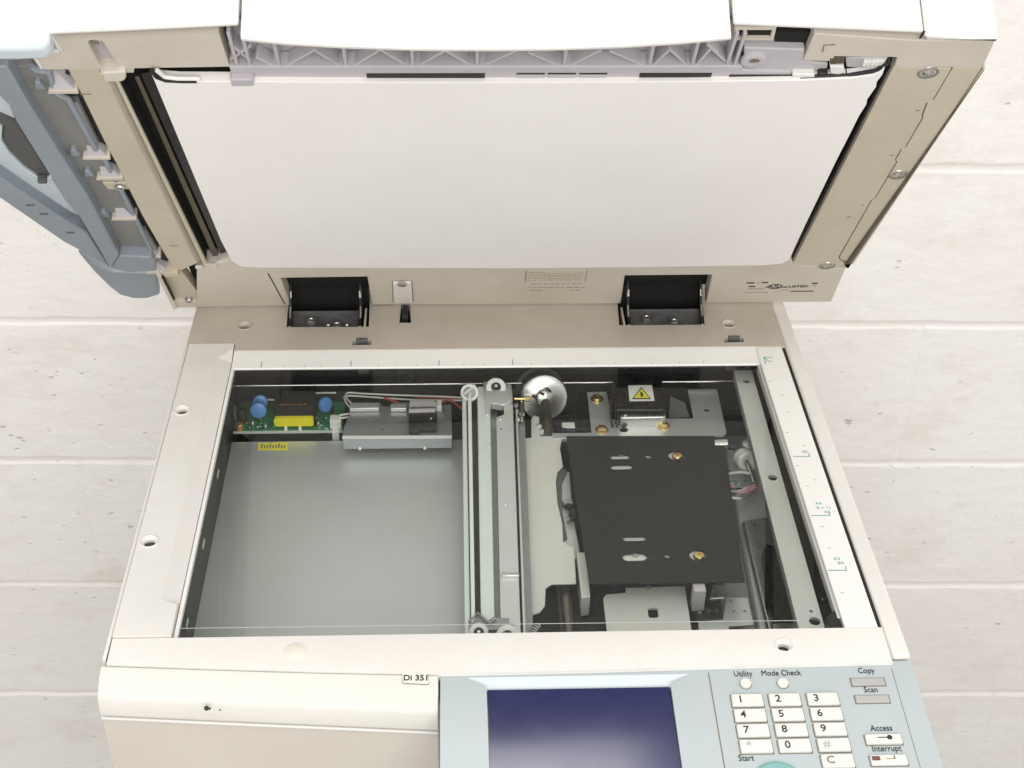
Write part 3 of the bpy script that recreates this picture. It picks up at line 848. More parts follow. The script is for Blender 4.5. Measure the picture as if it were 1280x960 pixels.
def roller(x_, y_, z_, r, name="roller", m_="white_plastic", ax_=(0, -0.55, 0.83)):
    MB().lathe((x_, y_, z_), ax_, [(r, -0.002), (r, 0.0006), (r * .9, 0.0012), (r * .55, 0.0012), (r * .5, 0.0002), (0, 0.0002)], 26).build(name, m_, mc)
    MB().lathe((x_, y_, z_), ax_, [(r * .49, 0.0001), (r * .49, 0.0006), (r * .25, 0.0011), (r * .2, 0.003), (0, 0.0032)], 16).build("roller_hub", "hinge_black", mc)
    MB().lathe(Vector((x_, y_, z_)) + Vector(ax_) * 0.003, ax_, [(r * .18, 0), (r * .16, 0.0008), (0, 0.001)], 10).build("roller_pin", "bright_steel", mc)


roller(*(-0.0009, 0.3119), -0.0145, 0.0082)
roller(*(-0.0206, 0.0193), -0.0145, 0.0066)
roller(*(-0.0013, 0.0150), -0.0145, 0.0080)
rx, ry = (-0.0232, 0.3042)
MB().lathe((rx, ry, -0.0145), (0.1, -0.6, 0.8), [(0.0075, -0.002), (0.0075, 0.0008), (0.0068, 0.0014), (0.0056, 0.0014), (0.0050, 0.0008), (0.0050, -0.002)], 26).build("lamp_ring", "white_plastic", mc)
MB().tube([(*(-0.0279, 0.2982), -0.012), (*(-0.0190, 0.3110), -0.012)], 0.0014).build("lamp_clip", "mirror_green", mc)
# V clip at the near end
MB().prism([(-0.0272, 0.0313), (-0.0211, 0.0399), (-0.0184, 0.0358), (-0.0130, 0.0302), (-0.0080, 0.0364), (0.0003, 0.0354), (0.0004, 0.0245), (-0.0268, 0.0243)], -0.022, -0.0165).build("end_clip", "zinc_dark", mc, 0.0005)
MB().tube([(*(-0.0267, 0.0305), -0.0150), (*(-0.0211, 0.0391), -0.0150), (*(-0.0131, 0.0294), -0.0150), (*(-0.0091, 0.0333), -0.0150)], 0.0010, 8).build("clip_spring", "steel", mc)
(cx_, cy_), (dx_, dy_) = (0.0143, 0.0281), (0.0199, 0.0303)
for i in range(6):
    MB().lathe((cx_ + (dx_ - cx_) * i / 5, cy_ - .006 + .010 * i / 5, -0.022), (0.5, 0.8, 0), [(0.0028, -0.0005), (0.0028, 0.0005), (0.0016, 0.0005), (0.0016, -.0005)], 12).build("spring_coil", "bright_steel", mc)

# ---- drive pulley and its long shaft
dp = part_empty("drive_pulley")
px_, py_ = (0.0408, 0.3268)
AX = Vector((0.10, -0.93, 0.36)).normalized()
cc = Vector((px_, py_, -0.036))
MB().lathe(cc, AX, [(0.0205, -0.0012), (0.0205, 0.0), (0.0196, 0.0008), (0.0080, 0.0008), (0.0074, 0.0012), (0.0074, 0.006), (0.0066, 0.0066), (0, 0.0066)], 40).build("pulley_disc", "steel", dp)
MB().lathe(cc - AX * 0.026, AX, [(0.0180, 0), (0.0218, 0.001), (0.0218, 0.003), (0.0190, 0.005), (0.0185, 0.021), (0.0200, 0.0240), (0, 0.0245)], 40).build("pulley_drum", "hinge_grey", dp)
s0, s1 = (0.0428, 0.3221), (0.0450, 0.2783)
MB().tube([(px_ + .0005, py_, -0.036), (px_ + .002, py_ - .045, -0.047), (px_ + .004, 0.02, -0.052)], 0.0042, 16).build("drive_shaft", "shaft_steel", dp)
n0, n1 = (0.0423, 0.1045), (0.0431, 0.0550)
MB().tube([(n0[0], n0[1] + .03, -0.055), (n1[0], n1[1] - .02, -0.055)], 0.0042, 16).build("lower_shaft", "shaft_tan", dp)
for i in range(3):
    MB().tube([(px_ - .010 + i * .006, py_ - .002, -0.033 + .004 * i), (px_ - .007 + i * .006, py_ - .007, -0.031 + .003 * i)], 0.0012, 8).build("set_screw", "shaft_steel", dp)
(bx, by), (ex, ey) = (0.0146, 0.3083), (0.0274, 0.3080)
MB().tube([(bx, by, -0.024), (ex, ey, -0.024)], 0.0013, 10).build("brass_pin", "brass", dp)
MB().lathe((ex, ey, -0.024), (1, 0, 0), [(0.0024, -0.004), (0.0024, 0.0005), (0.0016, 0.001), (0, 0.001)], 8).build("brass_nut", "brass", dp)
for x_, y_, m_ in [(*q, m_) for q, m_ in zip([(0.0162, 0.2970), (0.0201, 0.2935), (0.0171, 0.2867), (0.0159, 0.3063)], ("bright_steel", "bright_steel", "bright_steel", "zinc_dark"))]:
    MB().lathe((x_, y_, -0.030), (0, -0.3, 0.9), [(0.0026, 0), (0.0026, 0.0014), (0.0014, 0.0022), (0, 0.0024)], 12).build("clamp_nut", m_, dp)
MB().prism([(0.0139, 0.3248), (0.0234, 0.3246), (0.0224, 0.2861), (0.0131, 0.2862)], -0.05, -0.03).build("belt_clamp", "hinge_black", dp, 0.0008)
MB().prism([(0.0200, 0.3256), (0.0221, 0.3256), (0.0209, 0.2824), (0.0189, 0.2825)], -0.03, -0.025).build("clamp_lever", "steel", dp, 0.0005)
x_, y_ = (0.0350, 0.2893)
screw("mount_screw", (x_, y_, -0.046), (0, 0, 1), 0.0045, "white_plastic", dp, 0.003)
MB().lathe((x_, y_ + .004, -0.045), (0, -0.4, 0.9), [(0.0024, 0), (0.0024, 0.006), (0, 0.007)], 12).build("mount_post", "steel", dp)

# ---- lens carrier plate in beige steel
lp_ = part_empty("slide_plate")
pl = [(0.0201, 0.2738), (0.0275, 0.2748), (0.0288, 0.3020), (0.0317, 0.3066), (0.0356, 0.3042), (0.0349, 0.2769), (0.0535, 0.2765), (0.0505, 0.2600), (0.0515, 0.2352), (0.0465, 0.2280), (0.0445, 0.2155), (0.0441, 0.1893), (0.0462, 0.1630), (0.0455, 0.1432), (0.0494, 0.1376), (0.0535, 0.1366), (0.0518, 0.0956), (0.0336, 0.0951), (0.0293, 0.0909), (0.0277, 0.0724), (0.0239, 0.0658), (0.0183, 0.0635)]
MB().prism(pl, -0.0415, -0.040).build("plate", "zinc_beige", lp_, 0.0004)
MB().prism([(0.0488, 0.2318), (0.0567, 0.2337), (0.0555, 0.1809), (0.0603, 0.0833), (0.0556, 0.0826), (0.0552, 0.1245), (0.0498, 0.1337), (0.0458, 0.1467), (0.0449, 0.1910)], -0.05, -0.044).build("plate_flange", "zinc_plate", lp_, 0.0004)
MB().prism([(0.0454, 0.2291), (0.0504, 0.2374), (0.0547, 0.2331), (0.0491, 0.2166), (0.0474, 0.1805), (0.0491, 0.1498), (0.0451, 0.1452), (0.0431, 0.1612), (0.0446, 0.1954)], -0.0445, -0.0425).build("lever_edge", "groove_green", lp_, 0.0003)
MB().prism([(0.0473, 0.1900), (0.0563, 0.1938), (0.0565, 0.1702), (0.0494, 0.1665), (0.0526, 0.1761)], -0.044, -0.039).build("lever", "steel", lp_, 0.0008)
MB().lathe((*(0.0523, 0.1817), -0.0385), (0, 0, 1), [(0.0034, 0), (0.0034, 0.001), (0.0016, 0.0014), (0, 0.0014)], 14).build("lever_pivot", "hinge_black", lp_)
MB().lathe((*(0.0541, 0.1719), -0.0385), (0, 0, 1), [(0.0028, 0), (0.0028, 0.002), (0, 0.002)], 14).build("lever_pivot", "black_plastic", lp_)
MB().prism([(0.0544, 0.1313), (0.0622, 0.1311), (0.0613, 0.0828), (0.0548, 0.0812)], -0.06, -0.041).build("plate_lip", "zinc_beige", lp_, 0.0008)
MB().prism([(0.0451, 0.2805), (0.0919, 0.2808), (0.0912, 0.2730), (0.0446, 0.2727)], -0.0435, -0.0398).build("cross_strip", "zinc_plate", lp_, 0.0004)

# ---- black lens cover with slots and brass screws
lc = part_empty("lens_cover")
co = [(0.0553, 0.2602), (0.1767, 0.2581), (0.1752, 0.2439), (0.1830, 0.2437), (0.1723, 0.0814), (0.0601, 0.0813)]
slots = []


def capsule(a, b, r, n=6):
    a, b = Vector(a), Vector(b)
    t = math.atan2(b.y - a.y, b.x - a.x)
    return [(b.x + r * math.cos(t - math.pi / 2 + math.pi * i / n), b.y + r * math.sin(t - math.pi / 2 + math.pi * i / n)) for i in range(n + 1)] + \
           [(a.x + r * math.cos(t + math.pi / 2 + math.pi * i / n), a.y + r * math.sin(t + math.pi / 2 + math.pi * i / n)) for i in range(n + 1)]


for a, b, r_ in (((0.0907, 0.2179), (0.1022, 0.2182), .0030), ((0.0915, 0.1305), (0.1035, 0.1307), .0026), ((0.0913, 0.2310), (0.1017, 0.2313), .0027), ((0.0906, 0.1097), (0.1007, 0.1100), .0042)):
    slots.append(capsule(a, b, r_))
slots.append(circ(*(0.1194, 0.2315), 0.0024, 12))
slots.append(circ(*(0.1196, 0.1105), 0.0022, 12))
sc1, sc2 = (0.1418, 0.2322), (0.1422, 0.1109)
slots.append(circ(sc1[0], sc1[1], 0.0062, 18))
slots.append(circ(sc2[0], sc2[1], 0.0062, 18))
MB().prism(co, -0.0292, -0.028, slots).build("cover_plate", "lens_black", lc)
MB().prism([(0.0636, 0.2464), (0.1742, 0.2444), (0.1620, 0.0925), (0.0674, 0.0919)], -0.0345, -0.0300).build("under_plate", "zinc_beige", lc)
for x_, y_ in (sc1, sc2):
    screw("brass_screw", (x_ + .001, y_ - .0006, -0.0300), (0, 0, 1), 0.0044, "brass", lc, 0.0036)
for x_, y_ in ((0.0977, 0.2353), (0.0966, 0.1135)):
    MB().lathe((x_, y_, -0.0300), (0, 0, 1), [(0.0022, 0), (0.0022, 0.0012), (0.0012, 0.0016), (0, 0.0016)], 12).build("slot_post", "zinc_dark", lc)

# ---- lens base plate, motor box with warning label
lb_ = part_empty("motor_mount")
mo = [(0.0792, 0.3403), (0.0959, 0.3406), (0.0970, 0.2997), (0.1663, 0.2996), (0.1673, 0.3425), (0.1927, 0.3433), (0.1910, 0.2786), (0.1876, 0.2741), (0.0781, 0.2761)]
mh = [circ(*(0.1054, 0.2846), 0.0038, 16), circ(*(0.1791, 0.3122), 0.0028, 14)]
MB().prism(mo, -0.0415, -0.040, mh).build("mount_plate", "zinc_plate", lb_)
for x_, y_ in [(0.0869, 0.3296), (0.0871, 0.2840), (0.1390, 0.2888)]:
    MB().lathe((x_, y_, -0.0400), (0, 0, 1), [(0.0056, 0), (0.0056, 0.0006), (0.0044, 0.0008), (0.0042, 0.0026), (0.0030, 0.0034), (0.0013, 0.0034), (0.0011, .002), (0, .002)], 20).build("brass_screw", "brass", lb_)
MB().prism(rounded([(0.0987, 0.2911), (0.1402, 0.2904), (0.1430, 0.3355), (0.1009, 0.3362)], .003), -0.05, -0.024).build("motor_box", "hinge_black", lb_, 0.0014, 3)
wl = [(0.1113, 0.3028), (0.1323, 0.3030), (0.1329, 0.3262), (0.1123, 0.3260)]
MB().prism(wl, -0.0239, -0.0236).build("warning_label", "white_plastic", lb_)
wt_ = [(0.1136, 0.3053), (0.1298, 0.3050), (0.1233, 0.3229)]
MB().prism(wt_, -0.0235, -0.0233).build("warning_border", "ink_black", lb_)
cx_, cy_ = sum(q[0] for q in wt_) / 3, sum(q[1] for q in wt_) / 3
MB().prism([(cx_ + (x_ - cx_) * .8, cy_ + (y_ - cy_) * .78) for x_, y_ in wt_], -0.0232, -0.0230).build("warning_triangle", "tape_yellow", lb_)
MB().prism([(cx_ - .001, cy_ - .003), (cx_ + .001, cy_ - .003), (cx_ + .0014, cy_ + .002), (cx_ - .0006, cy_ + .005)], -0.0229, -0.0228).build("warning_sign", "ink_black", lb_)
MB().prism(rounded([(0.1021, 0.2880), (0.1411, 0.2884), (0.1420, 0.3011), (0.1033, 0.3006)], .003), -0.042, -0.030).build("motor_bracket", "steel", lb_, 0.001)
for x_, y_ in [(0.1070, 0.2941), (0.1363, 0.2942)]:
    screw("bracket_screw", (x_, y_, -0.030), (0, 0, 1), 0.0034, "bright_steel", lb_, 0.0024)
for dx in (0.0, 0.004):
    x0, y0 = (0.0984, 0.2915)
    wire("motor_cable", [(x0 - .002 + dx, y0 - .004, -.040), (x0 - .003 + dx, y0 + .010, -.030), (x0 - .001 + dx, y0 + .022, -.026), (x0 + .006 + dx, y0 + .028, -.028)], 0.0010, "wire_black", lb_)
MB().prism([(0.1403, 0.2873), (0.1605, 0.2881), (0.1602, 0.3366), (0.1456, 0.3369)], -0.06, -0.046).build("motor_recess", "black_plastic", lb_)
MB().prism([(0.1466, 0.3081), (0.1646, 0.3089), (0.1633, 0.3303), (0.1520, 0.3402)], -0.0455, -0.045).build("recess_plate", "zinc_dark", lb_)
x_, y_ = (0.0558, 0.2992)
MB().box(x_ - .001, x_ + .010, y_ - .004, y_ + .004, -0.055, -0.045).build("plug_connector", "white_plastic", lb_, 0.0008)
MB().box(x_ + .011, x_ + .024, y_ - .006, y_ + .004, -0.058, -0.045).build("plug_socket", "black_plastic", lb_, 0.0008)
for k_ in range(4):
    wire("motor_cable", wz([(0.0465, 0.3008), (0.0529, 0.2961), (0.0629, 0.2936), (0.0765, 0.2945), (0.0837, 0.2990)], -0.046 - .0015 * k_, -.0006 * k_), 0.0009, "wire_black", lb_)
MB().prism([(0.0483, 0.3310), (0.0875, 0.3424), (0.0801, 0.2953), (0.0463, 0.2959)], -0.07, -0.06).build("mount_floor", "housing_grey", lb_)
MB().prism([(0.0613, 0.3700), (0.0791, 0.3697), (0.0779, 0.3548), (0.0603, 0.3551)], -0.06, -0.05).build("back_bracket", "zinc_dark", lb_)
tb = [(0.1749, 0.2599), (0.1870, 0.2608), (0.1849, 0.2499), (0.1750, 0.2490)]
MB().tube([(tb[0][0], (tb[0][1] + tb[3][1]) / 2, -0.034), (tb[1][0], (tb[1][1] + tb[2][1]) / 2, -0.034)], 0.0044, 16).build("cover_tab", "bright_steel", lb_)
MB().tube([(tb[1][0], tb[1][1] - .003, -0.038), (tb[1][0] + .008, tb[1][1] - .004, -0.038)], 0.0032, 12).build("tab_spring", "black_plastic", lb_)

# ---- parts beside the lens cover
sd = part_empty("side_chassis")
MB().prism([(0.1959, 0.3079), (0.2617, 0.3067), (0.2363, 0.0610), (0.1491, 0.0629)], -0.075, -0.065).build("chassis_plate", "zinc_dark", sd)
MB().prism([(0.1914, 0.2792), (0.2294, 0.2864), (0.2199, 0.1475), (0.2107, 0.0543), (0.1819, 0.0550), (0.1844, 0.1208)], -0.066, -0.058).build("chassis_shelf", "zinc_plate", sd, 0.002)
MB().prism([(0.1889, 0.1806), (0.2119, 0.1850), (0.2091, 0.0492), (0.1873, 0.0497)], -0.058, -0.053).build("chassis_rib", "steel", sd, 0.0022, 3)
MB().prism([(0.1960, 0.1330), (0.2007, 0.1421), (0.2063, 0.1392), (0.2074, 0.1254), (0.2137, 0.1235), (0.2083, 0.0418), (0.1884, 0.0414), (0.1935, 0.0758), (0.1896, 0.0801), (0.1933, 0.1043)], -0.054, -0.045).build("foam_block", "black_velvet", sd)
for x_, y_ in [(0.1981, 0.1754), (0.2173, 0.1769), (0.2097, 0.1559), (0.2026, 0.0631)]:
    MB().lathe((x_, y_, -0.0530), (0, 0, 1), [(0.0014, 0), (0.0014, 0.0004), (0, 0.0004)], 10).build("chassis_hole", "ink_black", sd)
MB().prism([(0.1896, 0.0546), (0.2103, 0.0550), (0.2095, 0.0477), (0.1888, 0.0473)], -0.0452, -0.0440).build("cross_tab", "steel", sd, 0.0004)
rx, ry = (0.2018, 0.2431)
MB().lathe((rx, ry, -0.042), (0.25, -0.9, 0.3), [(0.0088, -0.006), (0.0088, 0.004), (0.0078, 0.0052), (0.0052, 0.0052), (0.0050, 0.002), (0, 0.002)], 26).build("idler_roller", "white_plastic", sd)
MB().tube([(rx, ry, -0.042), (rx + .004, ry - .020, -0.050)], 0.0022, 10).build("idler_pin", "steel", sd)
MB().lathe((*(0.2084, 0.2671), -0.045), (0, 0, 1), [(0.006, 0), (0.006, 0.002), (0.003, 0.004), (0, 0.004)], 14).build("idler_hub", "zinc_plate", sd)
wire("roller_spring", wz([(0.1814, 0.2270), (0.1895, 0.2290), (0.1975, 0.2299), (0.2023, 0.2277)], -.044), 0.0012, "white_plastic", sd)
x_, y_ = (0.1949, 0.2296)
MB().prism(circ(x_, y_, 0.014, 20, 0.011), -0.058, -0.055, [circ(x_, y_, 0.0032, 14)]).build("mount_disc", "zinc_plate", sd, 0.0005)
for k_, m_ in enumerate(("wire_pink", "wire_pink", "wire_white", "wire_black", "wire_pink")):
    pts = [(0.1801, 0.2169), (0.1861, 0.2137), (0.1920, 0.2105), (0.1988, 0.2124), (0.2053, 0.2164)]
    wire("twisted_wire", [(x_, y_ + .0022 * math.sin(i * 1.6 + k_ * 1.3), -.048 + .0016 * math.cos(i * 1.6 + k_ * 1.3)) for i, (x_, y_) in enumerate(pts)], 0.0009, m_, sd)
wire("cable", wz([(0.2043, 0.2400), (0.2051, 0.2294), (0.2033, 0.2148), (0.1958, 0.2047), (0.1849, 0.2049)], -.05), 0.0016, "zinc_dark", sd)

# ---- near-end plates
ne = part_empty("near_end_brackets")
MB().prism([(0.0209, 0.1131), (0.1496, 0.1104), (0.1533, 0.0553), (0.0182, 0.0583)], -0.07, -0.066).build("end_floor", "housing_grey", ne)
MB().prism([(0.0711, 0.0855), (0.0738, 0.0897), (0.0880, 0.0911), (0.0885, 0.0963), (0.1323, 0.0970), (0.1307, 0.0422), (0.0708, 0.0435)], -0.048, -0.046, [rounded([(0.1020, 0.0747), (0.1096, 0.0749), (0.1092, 0.0645), (0.1020, 0.0643)], .0022)]).build("end_plate", "zinc_beige", ne)
hx, hy = (0.1063, 0.0738)
MB().box(hx - .006, hx + .006, hy - .007, hy + .007, -0.056, -0.053).build("hole_backing", "ink_black", ne)
x_, y_ = (0.1055, 0.0961)
MB().lathe((x_, y_, -0.047), (0, 0, 1), [(0.0018, 0), (0.0018, .0022), (0, .0022)], 10).build("plate_pin", "zinc_dark", ne)
MB().prism([(0.1382, 0.0690), (0.1575, 0.0702), (0.1622, 0.0887), (0.1775, 0.0884), (0.1773, 0.0598), (0.1592, 0.0586), (0.1585, 0.0545), (0.1372, 0.0542)], -0.0515, -0.050, [circ(*q, 0.0011, 8) for q in [(0.1646, 0.0852), (0.1652, 0.0742), (0.1733, 0.0740)]]).build("corner_bracket", "zinc_plate", ne)
(hx, hy), (hx2, hy2) = (0.1365, 0.0505), (0.1576, 0.0500)
MB().box(hx, hx2, hy, hy + .002, -0.056, -0.047).build("bracket_lip", "bright_steel", ne, 0.0006)
MB().prism([(0.1377, 0.0855), (0.1580, 0.0876), (0.1564, 0.0657), (0.1370, 0.0637)], -0.054, -0.049).build("sensor_base", "black_plastic", ne, 0.001)
x_, y_ = (0.1391, 0.0775)
MB().prism(rounded(rect(x_ - .0045, y_ - .003, x_ + .0045, y_ + .006), .001), -0.05, -0.030).build("sensor_tower", "lilac_plastic", ne, 0.001)
for a, b in (((0.1477, 0.0743), (0.1571, 0.0749)), ((0.1516, 0.0887), (0.1594, 0.0894)), ((0.1477, 0.0743), (0.1516, 0.0887))):
    MB().tube([(*a, -0.038), (*b, -0.038)], 0.0011, 8).build("wire_guide", "steel", ne)
for x_, y_ in [(0.1401, 0.0718), (0.1468, 0.0733), (0.1526, 0.0732)]:
    MB().lathe((x_, y_, -0.0489), (0, 0, 1), [(0.0016, 0), (0.0014, .0008), (0, .001)], 10).build("rivet", "steel", ne)

# ---- flat guide rail near the ruler
gr = part_empty("guide_rail")
rp = [(0.2019, 0.3273), (0.2173, 0.3270), (0.2137, 0.0063), (0.1959, 0.0067)]
rh = [circ(*(0.2102, 0.3114), 0.0033, 16), circ(*(0.2084, 0.1792), 0.0036, 16), circ(*(0.2083, 0.0207), 0.0040, 16), circ(*(0.2078, 0.0306), 0.0014, 10)]
MB().prism(rp, -0.0125, -0.010, rh).build("rail", "zinc_plate", gr)
MB().prism([rp[0], (rp[0][0] + .0015, rp[0][1]), (rp[3][0] + .0015, rp[3][1]), rp[3]], -0.018, -0.0126).build("rail_flange", "zinc_dark", gr)
for h_ in rh[:3]:
    x_, y_ = sum(q[0] for q in h_) / 16, sum(q[1] for q in h_) / 16
    MB().lathe((x_, y_, -0.018), (0, 0, 1), [(0.0042, 0), (0.0040, .003), (0.0024, .004), (0, .004)], 14).build("rail_screw", "shaft_steel", gr)

# ------------------------------------------------------------------ hinges between deck and lid
for hq, nuts in ((hl, ((0.30, 0.62, .0042), (0.66, 0.30, .0046), (0.54, 0.30, .0018), (0.80, 0.30, .0018))), (hr, ((0.26, 0.66, .0044), (0.62, 0.42, .0042)))):
    h = part_empty("hinge")
    x0, x1 = hq[0][0] + 0.0045, hq[1][0] - 0.0055
    y0 = hq[3][1] + 0.0012
    pr = [(y0, -0.0030), (y0 + .010, -0.0014), (y0 + .020, 0.0004), (y0 + .0245, 0.0016), (y0 + .0262, 0.0030), (y0 + .0270, 0.0030), (y0 + .0262, 0.0004), (y0 + .020, -0.0016), (y0 + .010, -0.0034), (y0, -0.0052)]
    MB().prism(pr, x0, x1, axis='x').build("hinge_leaf", "hinge_grey", h)
    MB().box(x0, x1, y0 - .0011, y0 - .0001, -0.006, -0.0018).build("leaf_edge", "bright_steel", h)
    for sx in (x0, x1 - 0.0022):
        fl = [(y0 - .0004, -0.005), (y0 + .002, 0.0015), (y0 + .012, 0.0060), (y0 + .020, 0.0120), (y0 + .026, 0.0220), (y0 + .032, 0.0300), (y0 + .041, 0.032), (y0 + .028, 0.0060), (y0 + .010, -0.004)]
        MB().prism(fl, sx, sx + 0.0022, axis='x').build("hinge_flange", "hinge_black", h, 0.0005)
        MB().tube([(sx + .0011, y0 + .0105, 0.0056), (sx + .0011, y0 + .0155, 0.0085), (sx + .0011, y0 + .0192, 0.0118)], 0.0010, 8).build("worn_edge", "bright_steel", h)
        MB().tube([(sx + .0011, y0 + .0235, 0.0185), (sx + .0011, y0 + .0265, 0.0235)], 0.0012, 8).build("worn_edge", "bright_steel", h)
        MB().lathe((sx + .0011, y0 + .003, 0.0010), (0, -0.6, 0.8), [(.0013, 0), (.0012, .001), (0, .0014)], 8).build("rivet", "bright_steel", h)
    for u, v_, r_ in nuts:
        yy = y0 + 0.003 + v_ * 0.018
        zz = -0.0026 + 0.0042 * v_
        MB().lathe((x0 + (x1 - x0) * u, yy, zz - .0008), (0, -0.28, 0.95), [(r_ * 1.25, 0), (r_ * 1.25, .0011), (r_ * .9, .0013), (r_ * .82, .0030), (r_ * .45, .0036), (r_ * .3, .0030), (0, .003)], 18).build(
            "hinge_screw", "steel" if r_ > .003 else "bright_steel", h)
    MB().box(x0 - .004, x1 + .004, 0.4300, 0.4340, -0.055, 0.028).build("well_dark_sheet", "black_velvet", h)  # black sheet added behind the hinge to keep the well dark
    # grey liner walls of the well
    MB().box(hq[0][0] + .0001, hq[0][0] + .0016, hq[3][1] + .0002, hq[3][1] + .030, -0.02, 0.0039).build("well_liner", "rear_plastic", h)
    MB().box(hq[1][0] - .0030, hq[1][0] - .0014, hq[3][1] + .0002, hq[3][1] + .030, -0.02, 0.0043).build("well_liner", "rear_plastic", h)

# ------------------------------------------------------------------ the raised lid with its document feeder
lid = empty("lid", Vector((0, 0.40833, 0.01)) - BASE, (R(-53), 0, 0), copier)


def lp(poly, z0, z1, name, material, bevel=0.0, holes=(), **k):
    if name == "front_end_panel":
        poly = [(x_, max(y_, -0.4305)) if x_ > 0.2 or y_ > -0.43 else (x_, y_ + 0.004) for x_, y_ in poly]
    return MB().prism(poly, z0, z1, holes).build(name, material, lid, bevel, **k)


MB().box(-0.262, 0.2985, -0.4280, -0.004, 0.0165, 0.120).build("lid_body", "cover_plastic", lid, 0.004)
MB().box(-0.2600, 0.2975, -0.4270, -0.0045, 0.0140, 0.0164).build("lid_backing", "black_velvet", lid)
# rear band with notches for the hinges
band = [(-0.2479, -0.0783), (-0.2358, -0.0882), (-0.2080, -0.1091), (0.2401, -0.1023), (0.2503, -0.0796), (0.2960, -0.0703), (0.3016, 0.0047), (0.1886, 0.0044), (0.1839, -0.0600), (0.1096, -0.0595), (0.1128, 0.0048), (-0.1079, 0.0033), (-0.1083, -0.0606), (-0.1809, -0.0592), (-0.1790, 0.0038), (-0.2620, 0.0060)]
lp(band, 0.0, 0.0138, "rear_band", "lid_plastic", 0.0008)
for a, b in (((-0.1903, -0.0697), (-0.1841, -0.0001)),):
    strip((a, b), 0.0010, -0.0002, "band_seam", "ink_black", lid, 0.0004)
strip([(-0.1072, 0.0043), (-0.0889, 0.0037)], 0.0010, -0.0002, "band_seam", "ink_grey", lid, 0.0004)
tq = [(-0.0872, -0.0506), (-0.0716, -0.0512), (-0.0717, -0.0055), (-0.0885, -0.0049)]
lp([(tq[0][0] - .0008, tq[0][1] - .0006), (tq[1][0] + .0008, tq[1][1] - .0006), (tq[2][0] + .0008, tq[2][1] + .0006), (tq[3][0] - .0008, tq[3][1] + .0006)], -0.0002, 0.002, "tab_gap", "ink_grey")
lp(tq, -0.0022, 0.002, "switch_tab", "cover_plastic", 0.0008)
MB().lathe(((tq[0][0] + tq[1][0]) / 2, tq[0][1] + .001, -0.0022), (0, 0, -1), [(0.0042, 0), (0.0040, 0.0012), (0.002, 0.0018), (0, 0.0018)], 16).build("tab_screw", "bright_steel", lid)
# safety label and its print
lq = [(0.0254, -0.0721), (0.0765, -0.0721), (0.0765, -0.0477), (0.0285, -0.0476)]
lp(lq, -0.00025, 0.001, "safety_label", "label_paper")
rl = random.Random(11)
for i in range(6):
    y_ = lq[0][1] + (lq[3][1] - lq[0][1]) * (0.14 + 0.14 * i)
    x_ = lq[0][0] + 0.002
    xe = lq[1][0] - 0.002
    if i == 0:
        xe = x_ + 0.014
    while x_ < xe - 0.001:
        w_ = min(rl.uniform(0.002, 0.007), xe - x_)
        MB().box(x_, x_ + w_, y_ - 0.00035, y_ + 0.00035, -0.0003, -0.0002).build("label_print", "ink_black" if i == 0 else "ink_grey", lid, smooth=False)
        x_ += w_ + 0.0008
for sx_ in (lq[0][0], lq[1][0]):
    MB().box(sx_ - .0002, sx_ + .0002, lq[0][1], lq[3][1], -0.00032, -0.0002).build("label_border", "ink_black", lid, smooth=False)
for k_, (a, b) in enumerate((((0.0308, -0.0422), (0.0748, -0.0424)), ((0.0291, -0.0342), (0.0781, -0.0360)), ((0.0301, -0.0278), (0.0745, -0.0288)))):
    x_ = a[0]
    while x_ < b[0] - 0.001:
        w_ = min(rl.uniform(0.0015, 0.006), b[0] - x_)
        if not (k_ == 2 and a[0] + .006 < x_ < b[0] - .012):
            MB().box(x_, x_ + w_, a[1] - 0.0004, a[1] + 0.0003, -0.00025, 0.0005).build("band_print", "ink_grey", lid, smooth=False)
        x_ += w_ + rl.uniform(0.0008, 0.002)
# certification mark printed on the band
ux, uy = (0.2435, -0.0330)
MB().prism(circ(ux, uy, 0.0062, 24, 0.0052), -0.0003, 0.001, [circ(ux, uy, 0.0050, 24, 0.0041)]).build("mark_ring", "ink_black", lid)
text("mark_lettering", "UL", 0.0072, (ux, uy, -0.0002), "ink_black", lid, flip=True, bold=0.0001)
for s_, sz, (x_, y_) in zip(("c", "us", "LISTED"), (0.005, 0.005, 0.0058), [(0.2363, -0.0322), (0.2522, -0.0319), (0.2639, -0.0326)]):
    text("mark_lettering", s_, sz, (x_, y_, -0.0001), "ink_black", lid, flip=True, bold=0.00012)
for a, b, th_ in (((0.2167, -0.0416), (0.2237, -0.0415), .0022), ((0.2258, -0.0415), (0.2279, -0.0414), .001), ((0.2298, -0.0423), (0.2354, -0.0422), .0022), ((0.2203, -0.0334), (0.2260, -0.0333), .002), ((0.2207, -0.0279), (0.2341, -0.0277), .0008),
                  ((0.2187, -0.0197), (0.2398, -0.0202), .0006), ((0.2592, -0.0217), (0.2796, -0.0222), .0016), ((0.2502, -0.0246), (0.2572, -0.0245), .0005), ((0.2743, -0.0397), (0.2792, -0.0396), .0022), ((0.2762, -0.0342), (0.2790, -0.0342), .001)):
    MB().box(a[0], b[0], a[1] - th_ / 2, a[1] + th_ / 2, -0.00025, 0.0005).build("band_print", "ink_black" if th_ > .0012 else "ink_grey", lid, smooth=False)

